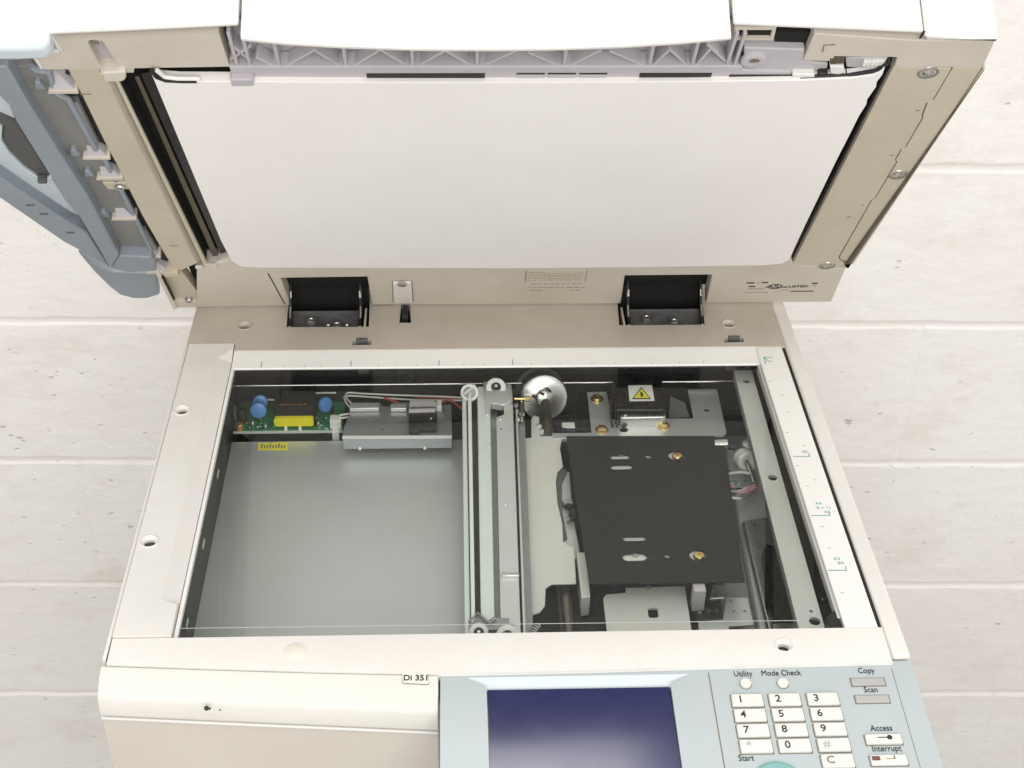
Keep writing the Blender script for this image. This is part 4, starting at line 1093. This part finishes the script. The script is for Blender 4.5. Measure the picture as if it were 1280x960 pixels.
# side cover with a stepped seam
seam = [(0.2831, -0.3969), (0.2834, -0.3545), (0.2802, -0.3524), (0.2823, -0.3338), (0.2834, -0.3327), (0.2841, -0.2882), (0.2819, -0.2870), (0.2820, -0.2692), (0.2840, -0.2673), (0.2843, -0.2074), (0.2823, -0.2032), (0.2829, -0.1848), (0.2827, -0.1819), (0.2838, -0.0950)]
sideL = [(0.2481, -0.0805), (0.2453, -0.3984)] + seam + [(0.2857, -0.0900), (0.2904, -0.0849), (0.2965, -0.0711)]
lp(sideL, 0.0, 0.0138, "side_panel", "side_plastic", 0.0006)
sg = [(x_ + 0.0009, y_) for x_, y_ in seam]
lp(sg + [(0.2865, -0.0908), (0.2927, -0.0865), (0.2988, -0.0864), (0.3026, -0.3973)], 0.0002, 0.0138, "edge_panel", "side_plastic", 0.0006)
lp([(0.2912, -0.0815), (0.2988, -0.0837), (0.3033, -0.3973), (0.3049, -0.3973), (0.2979, -0.0711)], -0.0006, 0.0138, "edge_rim", "side_plastic", 0.0006)
for x_, y_ in [(0.2695, -0.3915), (0.2909, -0.2469), (0.2784, -0.0783)]:
    MB().lathe((x_, y_, 0.0004), (0, 0, -1), [(0.0072, 0), (0.0068, 0.0009), (0.0052, 0.0007), (0.0048, -0.0006), (0, -.0006)], 24).build("screw_seat", "steel", lid)
    MB().lathe((x_, y_, 0.0004), (0, 0, -1), [(0.0040, -.001), (0.0038, 0.0010), (0.0022, 0.0020), (0.0010, 0.0018), (0, .0012)], 16).build("screw", "bright_steel", lid)
for x_, y_ in [(0.2772, -0.3427), (0.2778, -0.2779), (0.2777, -0.1963), (0.2726, -0.1747), (0.2758, -0.0749), (0.2833, -0.0748)]:
    MB().box(x_ - .0013, x_ + .0013, y_ - .0005, y_ + .0005, -0.0002, .0004).build("vent_nick", "ink_grey", lid, smooth=False)
# brush fringe and dark edge along the pad
lp([(0.2494, -0.0694), (0.2453, -0.0763), (0.2440, -0.3917), (0.2481, -0.3917)], 0.004, 0.0138, "pad_edge_seal", "black_velvet")
# front end panels
lp([(0.1855, -0.4423), (0.2490, -0.4431), (0.2591, -0.4341), (0.2996, -0.4305), (0.3025, -0.3983), (0.2453, -0.3994), (0.2438, -0.4109), (0.2041, -0.4120), (0.2039, -0.4063), (0.1854, -0.4072)], -0.0004, 0.0138, "front_end_panel", "lid_plastic", 0.0006)
tq = [(0.1952, -0.4176), (0.1943, -0.4255), (0.2011, -0.4264), (0.2025, -0.4186)]
strip(tq[:3], 0.0007, -0.0008, "panel_notch", "ink_grey", lid, 0.0006)
strip([(0.2519, -0.4332), (0.2520, -0.4413)], 0.0014, -0.0008, "panel_notch", "ink_black", lid, 0.0006)
fl_ = [(-0.2736, -0.4355), (-0.1743, -0.4442), (-0.1736, -0.4009), (-0.2328, -0.3991), (-0.2343, -0.3938), (-0.2388, -0.3938), (-0.2395, -0.3977), (-0.2558, -0.3977), (-0.2888, -0.3978), (-0.2896, -0.4138), (-0.2725, -0.4175)]
rc = rounded([(-0.2546, -0.4319), (-0.2451, -0.4319), (-0.2416, -0.3991), (-0.2530, -0.3992)], 0.006)
lp(fl_, -0.0004, 0.0138, "front_end_panel", "lid_plastic", 0, [rc])
lp([(-0.2572, -0.4265), (-0.2457, -0.4265), (-0.2426, -0.3892), (-0.2571, -0.3893)], 0.006, 0.0138, "recess_floor", "lilac_plastic")
rb = [(-0.2556, -0.3998), (-0.2433, -0.3998), (-0.2432, -0.3912), (-0.2556, -0.3912)]
MB().add([(*rb[0], 0.0058), (*rb[1], 0.0058), (*rb[2], -0.0002), (*rb[3], -0.0002), (*rb[2], 0.006), (*rb[3], 0.006)], [(0, 1, 2, 3), (2, 3, 5, 4), (0, 3, 5), (1, 2, 4), (0, 1, 4, 5)]).build("recess_ramp", "white_plastic", lid, smooth=False)
x_, y_ = (-0.2507, -0.4232)
screw("screw", (x_, y_, 0.006), (0, 0, -1), 0.0036, "bright_steel", lid, 0.003)
lp([(-0.2923, -0.4193), (-0.2724, -0.4216), (-0.2724, -0.4179), (-0.2888, -0.4161), (-0.2888, -0.3997), (-0.2903, -0.3978)], -0.0012, 0.0138, "panel_rim", "cover_plastic", 0.0004)
lp([(-0.2753, -0.4364), (-0.2735, -0.4368), (-0.2718, -0.4193), (-0.2737, -0.4166)], -0.0012, 0.0138, "panel_rim", "cover_plastic", 0.0004)
lp(rounded([(-0.2523, -0.3992), (-0.2376, -0.4011), (-0.2390, -0.3924), (-0.2423, -0.3885), (-0.2533, -0.3885)], .002), -0.004, 0.010, "end_tab", "lid_plastic", 0.0012)

# long gutter strip, ridge and feed slit at the feeder side
lp([(-0.2741, -0.3973), (-0.2559, -0.3973), (-0.2529, -0.3861), (-0.2450, -0.0917), (-0.2661, -0.0719), (-0.2690, -0.1258), (-0.2714, -0.1827), (-0.2723, -0.2675), (-0.2731, -0.3032), (-0.2732, -0.3651)], 0.0, 0.0138, "feed_strip", "side_plastic", 0.0006)
g_a, g_b, g_c, g_d = (-0.2532, -0.3851), (-0.2482, -0.3851), (-0.2404, -0.0916), (-0.2450, -0.0917)
MB().add([(*g_a, 0.0001), (*g_b, 0.0050), (*g_c, 0.0050), (*g_d, 0.0001), (*g_a, 0.0138), (*g_b, 0.0138), (*g_c, 0.0138), (*g_d, 0.0138)],
         [(0, 1, 2, 3), (4, 5, 6, 7), (0, 1, 5, 4), (1, 2, 6, 5), (2, 3, 7, 6), (3, 0, 4, 7)]).build("feed_gutter", "side_plastic", lid, smooth=False)
lp([(-0.2475, -0.3876), (-0.2453, -0.3875), (-0.2365, -0.0954), (-0.2400, -0.0938)], -0.0024, 0.0006, "feed_ridge", "side_plastic", 0.0008)
lp([(-0.2479, -0.3841), (-0.2464, -0.3841), (-0.2380, -0.0907), (-0.2402, -0.0891)], 0.0008, 0.0138, "feed_slit_wall", "black_velvet")
lp([(-0.2377, -0.3767), (-0.2347, -0.3767), (-0.2275, -0.0841), (-0.2330, -0.0825)], 0.006, 0.0078, "scan_rail", "brown_rail", 0.0006)
lp([(-0.2329, -0.3802), (-0.2262, -0.3831), (-0.2181, -0.0853), (-0.2257, -0.0870)], 0.0065, 0.0080, "pad_edge_seal", "hinge_black")
lp([(-0.2410, -0.0883), (-0.2161, -0.0978), (-0.2115, -0.0845), (-0.2382, -0.0731)], -0.0006, 0.0138, "strip_end", "lid_plastic", 0.0008)
for x_, y_ in [(-0.2444, -0.0875), (-0.2320, -0.0915)]:
    MB().box(x_ - .003, x_ + .003, y_ - .0015, y_ + .0015, -0.003, 0).build("moulded_clip", "lid_plastic", lid, 0.0006)
for x_, y_ in [(-0.2705, -0.3666), (-0.2580, -0.1272)]:
    MB().box(x_ - .0035, x_ + .0035, y_ - .0005, y_ + .0005, -0.0002, .0005).build("strip_slit", "ink_grey", lid, smooth=False)
# lower corner bracket
lp([(-0.2799, -0.0721), (-0.2642, -0.0752), (-0.2568, -0.0166), (-0.2623, 0.0079), (-0.2682, 0.0097), (-0.2815, 0.0094)], 0.004, 0.0138, "corner_bracket", "side_plastic", 0.0005)
lp([(-0.2825, -0.0789), (-0.2789, -0.0805), (-0.2787, 0.0056), (-0.2829, 0.0094)], -0.0012, 0.0138, "corner_rim", "lid_plastic", 0.0005)
lp([(-0.2790, -0.0664), (-0.2770, -0.0664), (-0.2768, -0.0163), (-0.2785, -0.0145)], -0.0018, 0.0, "corner_slit", "groove_black")
lp([(-0.2763, -0.0771), (-0.2633, -0.0803), (-0.2628, -0.0718), (-0.2753, -0.0686)], -0.003, 0.0138, "corner_shelf", "side_plastic", 0.0006)
lp([(-0.2801, -0.0058), (-0.2594, -0.0054), (-0.2626, 0.0098), (-0.2815, 0.0094)], 0.001, 0.0138, "corner_foot", "lid_plastic", 0.0006)
x_, y_ = (-0.2670, -0.0055)
screw("screw", (x_, y_, 0.004), (0, 0, -1), 0.0035, "bright_steel", lid, 0.004)

# white document pad
pad = [(-0.2221, -0.3996), (-0.2210, -0.3948), (-0.2167, -0.3914), (-0.2060, -0.3899), (-0.1084, -0.3884), (0.0029, -0.3878), (0.1152, -0.3884), (0.1868, -0.3901), (0.2182, -0.3925), (0.2317, -0.3959), (0.2358, -0.3999), (0.2374, -0.4052), (0.2382, -0.3964), (0.2370, -0.3875), (0.2382, -0.3814), (0.2367, -0.3649), (0.2379, -0.3586), (0.2370, -0.3435), (0.2371, -0.3325), (0.2373, -0.3074), (0.2373, -0.2823), (0.2393, -0.1675), (0.2404, -0.1228), (0.2413, -0.1016), (0.2370, -0.0933), (0.2222, -0.0902), (0.1191, -0.0877), (0.0128, -0.0869), (-0.0993, -0.0895), (-0.1972, -0.0919), (-0.2099, -0.0946), (-0.2152, -0.1070), (-0.2176, -0.1465)]
lp(pad, -0.0045, 0.0030, "document_pad", "pad_white", 0.0016, seg=3)
lp([(-0.2232, -0.3899), (-0.2171, -0.3850), (0.2192, -0.3857), (0.2402, -0.3945), (0.2435, -0.1022), (0.2392, -0.0907), (-0.2103, -0.0928), (-0.2141, -0.1027)], 0.0031, 0.0137, "pad_foam", "black_velvet")

# ribbed front member
lp([(-0.1708, -0.4327), (0.1812, -0.4326), (0.1951, -0.3696), (-0.1779, -0.3707)], 0.0105, 0.0138, "truss_back", "lilac_plastic")
lp([(-0.1734, -0.3990), (0.1444, -0.3987), (0.1531, -0.3957), (0.1810, -0.3947), (0.1838, -0.3818), (-0.1697, -0.3829), (-0.1744, -0.3917)], -0.0008, 0.0104, "truss_chord", "lilac_plastic", 0.0010)
lp([(-0.1739, -0.4018), (0.1480, -0.4016), (0.1489, -0.3967), (-0.1736, -0.3975)], -0.0012, 0.0104, "truss_flange", "lilac_plastic", 0.0008)
for a, b in (((-0.0890, -0.3932), (-0.0144, -0.3935)), ((0.0840, -0.3932), (0.1300, -0.3931)), ((0.1416, -0.3911), (0.1817, -0.3910))):
    MB().box(a[0], b[0], a[1], a[1] + 0.011, -0.0013, 0.0).build("chord_window", "black_plastic", lid)
    MB().box(a[0] + .010, b[0] - .010, a[1] + .0065, a[1] + 0.011, -0.0016, 0.0).build("window_sill", "lilac_plastic", lid, 0.0004)
for i in range(3):
    a, b = ((0.0058, -0.3934), (0.0235, -0.3934), (0.0256, -0.3934), (0.0433, -0.3933), (0.0456, -0.3933), (0.0632, -0.3933))[i * 2:i * 2 + 2]
    MB().box(a[0], b[0], a[1], a[1] + 0.0012, -0.0013, 0.0).build("chord_window", "ink_black", lid)
    MB().box(a[0], b[0], a[1] + 0.0012, a[1] + 0.010, -0.0014, 0.0).build("window_sill", "lilac_plastic", lid, 0.0004)
for px in [(-0.1688, -0.3994), (-0.1609, -0.3994), (-0.1430, -0.3994), (-0.1014, -0.3993), (-0.0597, -0.3992), (-0.0195, -0.3991), (0.0354, -0.3989), (0.0890, -0.3988), (0.1162, -0.3987), (0.1383, -0.3987), (0.1432, -0.3987)]:
    MB().box(px[0] - .0011, px[0] + .0011, px[1] - .040, px[1], -0.0005, 0.0104).build("truss_rib", "lilac_plastic", lid, 0.0004)


def rib(a, b, w=0.0017):
    a, b = Vector(a), Vector(b)
    t = (b - a).normalized()
    n_ = Vector((-t.y, t.x)) * w / 2
    MB().prism([(a + n_)[:], (b + n_)[:], (b - n_)[:], (a - n_)[:]], 0.0003, 0.0104).build("truss_rib", "lilac_plastic", lid, 0.0004)


for a, b in (((-0.1561, -0.4099), (-0.1446, -0.3985)), ((-0.1396, -0.3985), (-0.1183, -0.4192)), ((-0.1207, -0.4192), (-0.1037, -0.3984)), ((-0.0977, -0.3984), (-0.0792, -0.4182)), ((-0.0787, -0.4182), (-0.0622, -0.3983)), ((-0.0572, -0.3983), (-0.0394, -0.4172)), ((-0.0389, -0.4172), (-0.0215, -0.3982)),
             ((-0.0160, -0.3992), (0.0045, -0.4171)), ((0.0120, -0.4152), (0.0329, -0.3991)), ((0.0384, -0.3991), (0.0574, -0.4180)), ((0.0625, -0.4170), (0.0865, -0.3989)), ((0.0911, -0.3989), (0.1001, -0.4188)), ((0.0996, -0.4188), (0.1139, -0.3989)), ((0.1185, -0.3989), (0.1253, -0.4197)),
             ((0.1247, -0.4206), (0.1414, -0.3988)), ((-0.1722, -0.4072), (-0.1578, -0.4229)), ((-0.1689, -0.4229), (-0.1600, -0.4062)), ((0.1221, -0.4243), (0.1306, -0.4150))):
    rib(a, b)
MB().prism([(-0.1740, -0.3944), (-0.1595, -0.3944), (-0.1601, -0.3861), (-0.1743, -0.3856)], -0.006, 0).build("catch_block", "lilac_plastic", lid, 0.0012)
# black bumper wire at the pad corner
pts = [(-0.2212, -0.4018), (-0.2197, -0.3941), (-0.2150, -0.3901), (-0.2047, -0.3891), (-0.1957, -0.3891)]
MB().tube([(x_, y_, -0.0035) for x_, y_ in pts], 0.0017, 8).build("edge_cord", "black_plastic", lid)
MB().tube([(x_, y_, -0.0035) for x_, y_ in [(-0.2182, -0.4018), (-0.2148, -0.3940), (-0.2072, -0.3921), (-0.1932, -0.3920)]], 0.0016, 8).build("edge_cord", "white_plastic", lid)
# latch hardware at the other front corner
lp([(0.1458, -0.4198), (0.1842, -0.4179), (0.1863, -0.4037), (0.2028, -0.4007), (0.2041, -0.3929), (0.1961, -0.3920), (0.1532, -0.3931), (0.1492, -0.4008)], 0.001, 0.0104, "latch_plate", "lilac_plastic", 0.0010)
x_, y_ = (0.1544, -0.4068)
MB().lathe((x_, y_, 0.0012), (0, 0, -1), [(0.0085, 0), (0.0082, 0.002), (0.0070, 0.0026), (0.0036, 0.0022), (0.0034, 0.0006), (0, .0006)], 24).build("latch_boss", "lilac_plastic", lid)
MB().lathe((x_, y_, 0.0012), (0, 0, -1), [(0.0033, 0.0006), (0.0030, 0.0012), (0, 0.0012)], 14).build("boss_hole", "ink_grey", lid)
lp(rounded([(0.1810, -0.3947), (0.1954, -0.3946), (0.1977, -0.3847), (0.1832, -0.3843)], .0015), -0.003, 0.008, "latch_tab", "white_plastic", 0.001)
lp([(0.1362, -0.4423), (0.1616, -0.4423), (0.1627, -0.4269), (0.1384, -0.4270)], 0.002, 0.0104, "latch_frame", "lid_plastic", 0, [[(0.1383, -0.4387), (0.1599, -0.4387), (0.1602, -0.4297), (0.1399, -0.4297)]])
lp([(0.1377, -0.4396), (0.1602, -0.4396), (0.1609, -0.4288), (0.1396, -0.4288)], 0.004, 0.0104, "latch_recess", "black_velvet")
lp([(0.2057, -0.3977), (0.2489, -0.3976), (0.2478, -0.3849), (0.2421, -0.3769), (0.2237, -0.3709), (0.1872, -0.3690), (0.1848, -0.3801), (0.2086, -0.3810)], 0.006, 0.0104, "latch_dark_backing", "black_velvet")
lp([(0.1631, -0.4304), (0.1869, -0.4304), (0.1869, -0.4082), (0.1672, -0.4102)], 0.006, 0.0104, "latch_dark_backing", "black_velvet")  # black sheet painting the shadow beside the latch
MB().tube([(*(0.1486, -0.4360), 0.006), (*(0.1496, -0.4306), 0.006)], 0.0012, 8).build("latch_pin", "bright_steel", lid)
lp([(0.2124, -0.4074), (0.2347, -0.4093), (0.2381, -0.4045), (0.2271, -0.3958), (0.2155, -0.3968)], 0.001, 0.0104, "corner_guide", "lilac_plastic", 0.0008)
for i in range(6):
    x_, y_ = ((0.2253, -0.4043), (0.2278, -0.4043), (0.2304, -0.4043), (0.2328, -0.4048), (0.2352, -0.4052), (0.2373, -0.4071))[i]
    MB().box(x_ - .0012, x_ + .0012, y_ - .003, y_ + .003, -0.0014, 0.002).build("guide_tooth", "white_plastic", lid, 0.0004)
lp(rounded([(0.2033, -0.4024), (0.2127, -0.4014), (0.2144, -0.3946), (0.2126, -0.3916), (0.2062, -0.3926)], .0015), -0.0015, 0.008, "guide_tab", "white_plastic", 0.0008)
lp([(0.2010, -0.4101), (0.2111, -0.4101), (0.2123, -0.4034), (0.2038, -0.4024)], -0.0005, 0.008, "brass_clip", "brown_rail", 0.0006)
for a in ((0.2010, -0.3924), (0.2182, -0.3894)):
    MB().box(a[0] - .003, a[0] + .003, a[1] - .003, a[1] + .004, -0.003, 0.008).build("rubber_stop", "black_plastic", lid, 0.001)
pts = [(0.1869, -0.3899), (0.2174, -0.3918), (0.2339, -0.3977), (0.2384, -0.4054), (0.2384, -0.4112)]
MB().tube([(x_, y_, -0.002) for x_, y_ in pts], 0.0014, 8).build("edge_cord", "black_plastic", lid)

# front covers of the document feeder
def fcover(bottom, y0, y1, m_, top=0.122, name="feeder_cover", bevel=0.0016):
    poly = list(bottom) + [(bottom[-1][0], top), (bottom[0][0], top)]
    return MB().prism(poly, y0, y1, axis='y').build(name, m_, lid, bevel, 3)


def edge_cover(path, m_="cover_plastic", zb=-0.0012, top=0.122, thick=0.0034, bevel=0.0014):
    """cover whose lower front edge follows path in the plan of the lid"""
    poly = list(path) + [(path[-1][0], path[-1][1] + thick), (path[0][0], path[0][1] + thick)]
    return MB().prism(poly, zb, top).build("feeder_cover", m_, lid, bevel, 3)


edge_cover([(-0.2748, -0.4415), (-0.2173, -0.4463), (-0.1610, -0.4510)])
fcover([(-0.1587, -0.0144), (-0.1308, -0.0176), (-0.1028, -0.0195), (-0.0561, -0.0214), (-0.0091, -0.0217), (0.0286, -0.0212), (0.0664, -0.0196), (0.0998, -0.0172), (0.1307, -0.0140)], -0.4560, -0.4530, "cover_plastic", bevel=0.0008)
edge_cover([(0.1335, -0.4518), (0.1940, -0.4474), (0.2514, -0.4429)])
edge_cover([(0.2532, -0.4394), (0.2571, -0.4339), (0.3003, -0.4339)])
MB().box(-0.20, 0.24, -0.4440, -0.4275, 0.0165, 0.120).build("cover_core", "cover_plastic", lid)
fcover([(-0.3809, -0.0137), (-0.3298, -0.0132), (-0.2925, -0.0127), (-0.2785, -0.0121), (-0.2749, -0.0105), (-0.2738, -0.0067)], -0.4420, -0.4285, "slab_blue", 0.06, "tray_side_cover", 0.003)

# ------------------------------------------------------------------ document tray seen from below
lp([(-0.3131, -0.3930), (-0.2983, -0.3949), (-0.2978, -0.3891), (-0.2889, -0.3852), (-0.2920, -0.3653), (-0.2918, -0.3582), (-0.2870, -0.3530), (-0.2844, -0.2793), (-0.2816, -0.2696), (-0.2820, -0.2395), (-0.2807, -0.1913), (-0.2806, -0.1478), (-0.2791, -0.0879), (-0.3111, -0.0784), (-0.3122, -0.2095), (-0.3103, -0.3468)], 0.004, 0.02, "tray_panel", "tray_grey", 0.001)
lp([(-0.3224, -0.4233), (-0.2861, -0.4250), (-0.2881, -0.4102), (-0.3086, -0.4065), (-0.3275, -0.4066)], 0.0, 0.02, "tray_front_wall", "tray_blue", 0.001)
lp([(-0.3321, -0.4100), (-0.3074, -0.4099), (-0.3067, -0.3646), (-0.3039, -0.2868), (-0.3011, -0.2287), (-0.3015, -0.1226), (-0.3145, -0.0952), (-0.3154, -0.1932), (-0.3186, -0.2236), (-0.3196, -0.2599), (-0.3213, -0.3415), (-0.3194, -0.3647)], -0.006, 0.02, "tray_rib", "tray_blue", 0.0012)
lp([(-0.3972, -0.4058), (-0.3410, -0.3830), (-0.3289, -0.3362), (-0.3309, -0.3122), (-0.3464, -0.3320), (-0.4007, -0.3965)], 0.010, 0.02, "tray_pocket", "slab_blue")
lp([(-0.4010, -0.3951), (-0.3451, -0.3355), (-0.3297, -0.3159), (-0.3279, -0.2319), (-0.3363, -0.2307), (-0.3429, -0.2486), (-0.3468, -0.2708), (-0.3466, -0.2886), (-0.3408, -0.3070), (-0.3554, -0.3014), (-0.4101, -0.3709)], 0.0085, 0.02, "tray_opening", "tray_dark", 0.001)
lp([(-0.4067, -0.3792), (-0.3490, -0.3218), (-0.3401, -0.3107), (-0.3459, -0.2924), (-0.3459, -0.2735), (-0.3420, -0.2513), (-0.3354, -0.2334), (-0.3270, -0.2346), (-0.3257, -0.1987), (-0.3225, -0.1676), (-0.3203, -0.1019), (-0.3246, -0.1379), (-0.3361, -0.1619), (-0.3505, -0.1989), (-0.3633, -0.2363), (-0.4142, -0.3592)], 0.006, 0.02, "tray_shelf", "slab_blue", 0.001)
lp([(-0.4054, -0.3797), (-0.3566, -0.2563), (-0.3437, -0.2210), (-0.3296, -0.1848), (-0.3183, -0.1614), (-0.3160, -0.0922), (-0.3302, -0.1248), (-0.3399, -0.1436), (-0.3664, -0.2226), (-0.4161, -0.3511)], -0.004, 0.02, "tray_outer_rail", "tray_blue", 0.0014)
lp([(-0.3151, -0.0929), (-0.3024, -0.1187), (-0.2784, -0.1152), (-0.2758, -0.1087), (-0.2793, -0.0873), (-0.3027, -0.0843)], -0.005, 0.02, "tray_end_wall", "tray_blue", 0.0012)
flap = [(-0.3516, -0.0593), (-0.3449, -0.0304), (-0.3330, -0.0162), (-0.2958, -0.0120), (-0.3014, 0.0358), (-0.3139, 0.0442), (-0.3263, 0.0450), (-0.3372, 0.0352), (-0.3426, 0.0144), (-0.3477, -0.0182)]
lp(flap, 0.024, 0.034, "tray_flap", "tray_blue", 0.004, seg=3)
x_, y_ = (-0.3496, -0.2254)
MB().lathe((x_, y_, 0.0061), (0, 0, -1), [(0.0024, 0), (0.0024, 0.0006), (0, 0.0006)], 12).build("tray_hole", "ink_black", lid)
x_, y_ = (-0.3330, -0.2357)
MB().box(x_ - .003, x_ + .003, y_ - .002, y_ + .002, 0.002, 0.008).build("tray_latch", "tray_dark", lid, 0.0006)
for x_, y_ in [(-0.3475, -0.2113), (-0.3416, -0.1960), (-0.3302, -0.1626)]:
    MB().box(x_ - .003, x_ + .003, y_ - .0008, y_ + .0008, -0.0046, 0.0).build("tray_nick", "tray_dark", lid)
# bright edge bead of the panel
pts = [(-0.2977, -0.3964), (-0.2955, -0.3916), (-0.2886, -0.3896), (-0.2894, -0.3768), (-0.2913, -0.3678), (-0.2898, -0.3617), (-0.2849, -0.3565), (-0.2828, -0.2855)]
MB().tube([(x_, y_, 0.003) for x_, y_ in pts], 0.0022, 8).build("tray_bead", "tray_blue", lid)
pts = [(-0.2839, -0.2759), (-0.2803, -0.2722), (-0.2799, -0.2435), (-0.2793, -0.2306), (-0.2787, -0.1566), (-0.2787, -0.0991)]
MB().tube([(x_, y_, 0.003) for x_, y_ in pts], 0.0020, 8).build("tray_bead", "tray_blue", lid)
# dark hinge bars and lilac gussets between tray and lid
lp([(-0.2910, -0.3790), (-0.2789, -0.3789), (-0.2746, -0.2492), (-0.2708, -0.0412), (-0.2833, -0.0673), (-0.2846, -0.2555), (-0.2906, -0.3445)], 0.008, 0.02, "tray_axle_bed", "housing_dark")
for a, b in (((-0.2821, -0.3498), (-0.2822, -0.2934)), ((-0.2808, -0.1996), (-0.2807, -0.1800)), ((-0.2787, -0.1478), (-0.2765, -0.1009))):
    MB().tube([(*a, 0.006), (*b, 0.006)], 0.0030, 10).build("tray_axle", "zinc_dark", lid)
for x_, y_ in [(-0.2753, -0.3682), (-0.2753, -0.2767), (-0.2732, -0.2449), (-0.2776, -0.1763), (-0.2732, -0.1036), (-0.2714, -0.0719)]:
    MB().prism([(x_ - .017, y_ - .0045), (x_ + .001, y_ - .0045), (x_ + .001, y_), (x_ - .019, y_)], -0.001, 0.012).build("gusset_shelf", "lid_plastic", lid, 0.0006)
    MB().add([(x_ - .014, y_ - .0046, 0.010), (x_ - .001, y_ - .0046, 0.010), (x_ - .013, y_ - .020, 0.010), (x_ - .014, y_ - .0046, 0.000), (x_ - .001, y_ - .0046, 0.000), (x_ - .013, y_ - .020, 0.008)],
             [(0, 1, 2), (3, 4, 5), (0, 1, 4, 3), (1, 2, 5, 4), (2, 0, 3, 5)]).build("gusset", "lilac_plastic", lid, smooth=False)
    MB().prism([(x_ - .026, y_ - .004), (x_ - .019, y_ - .004), (x_ - .021, y_ - .013), (x_ - .024, y_ - .013)], 0.000, 0.012).build("tray_knuckle", "tray_blue", lid, 0.0008)
sx_, sy_ = (-0.2777, -0.2320)
MB().prism([(sx_ - .012, sy_ - .005), (sx_ + .010, sy_ - .005), (sx_ + .010, sy_ + .006), (sx_ - .010, sy_ + .006)], 0.001, 0.012).build("screw_lug", "side_plastic", lid, 0.0008)
screw("screw", (sx_, sy_, 0.001), (0, 0, -1), 0.0038, "bright_steel", lid, 0.003)

bpy.context.view_layer.update()
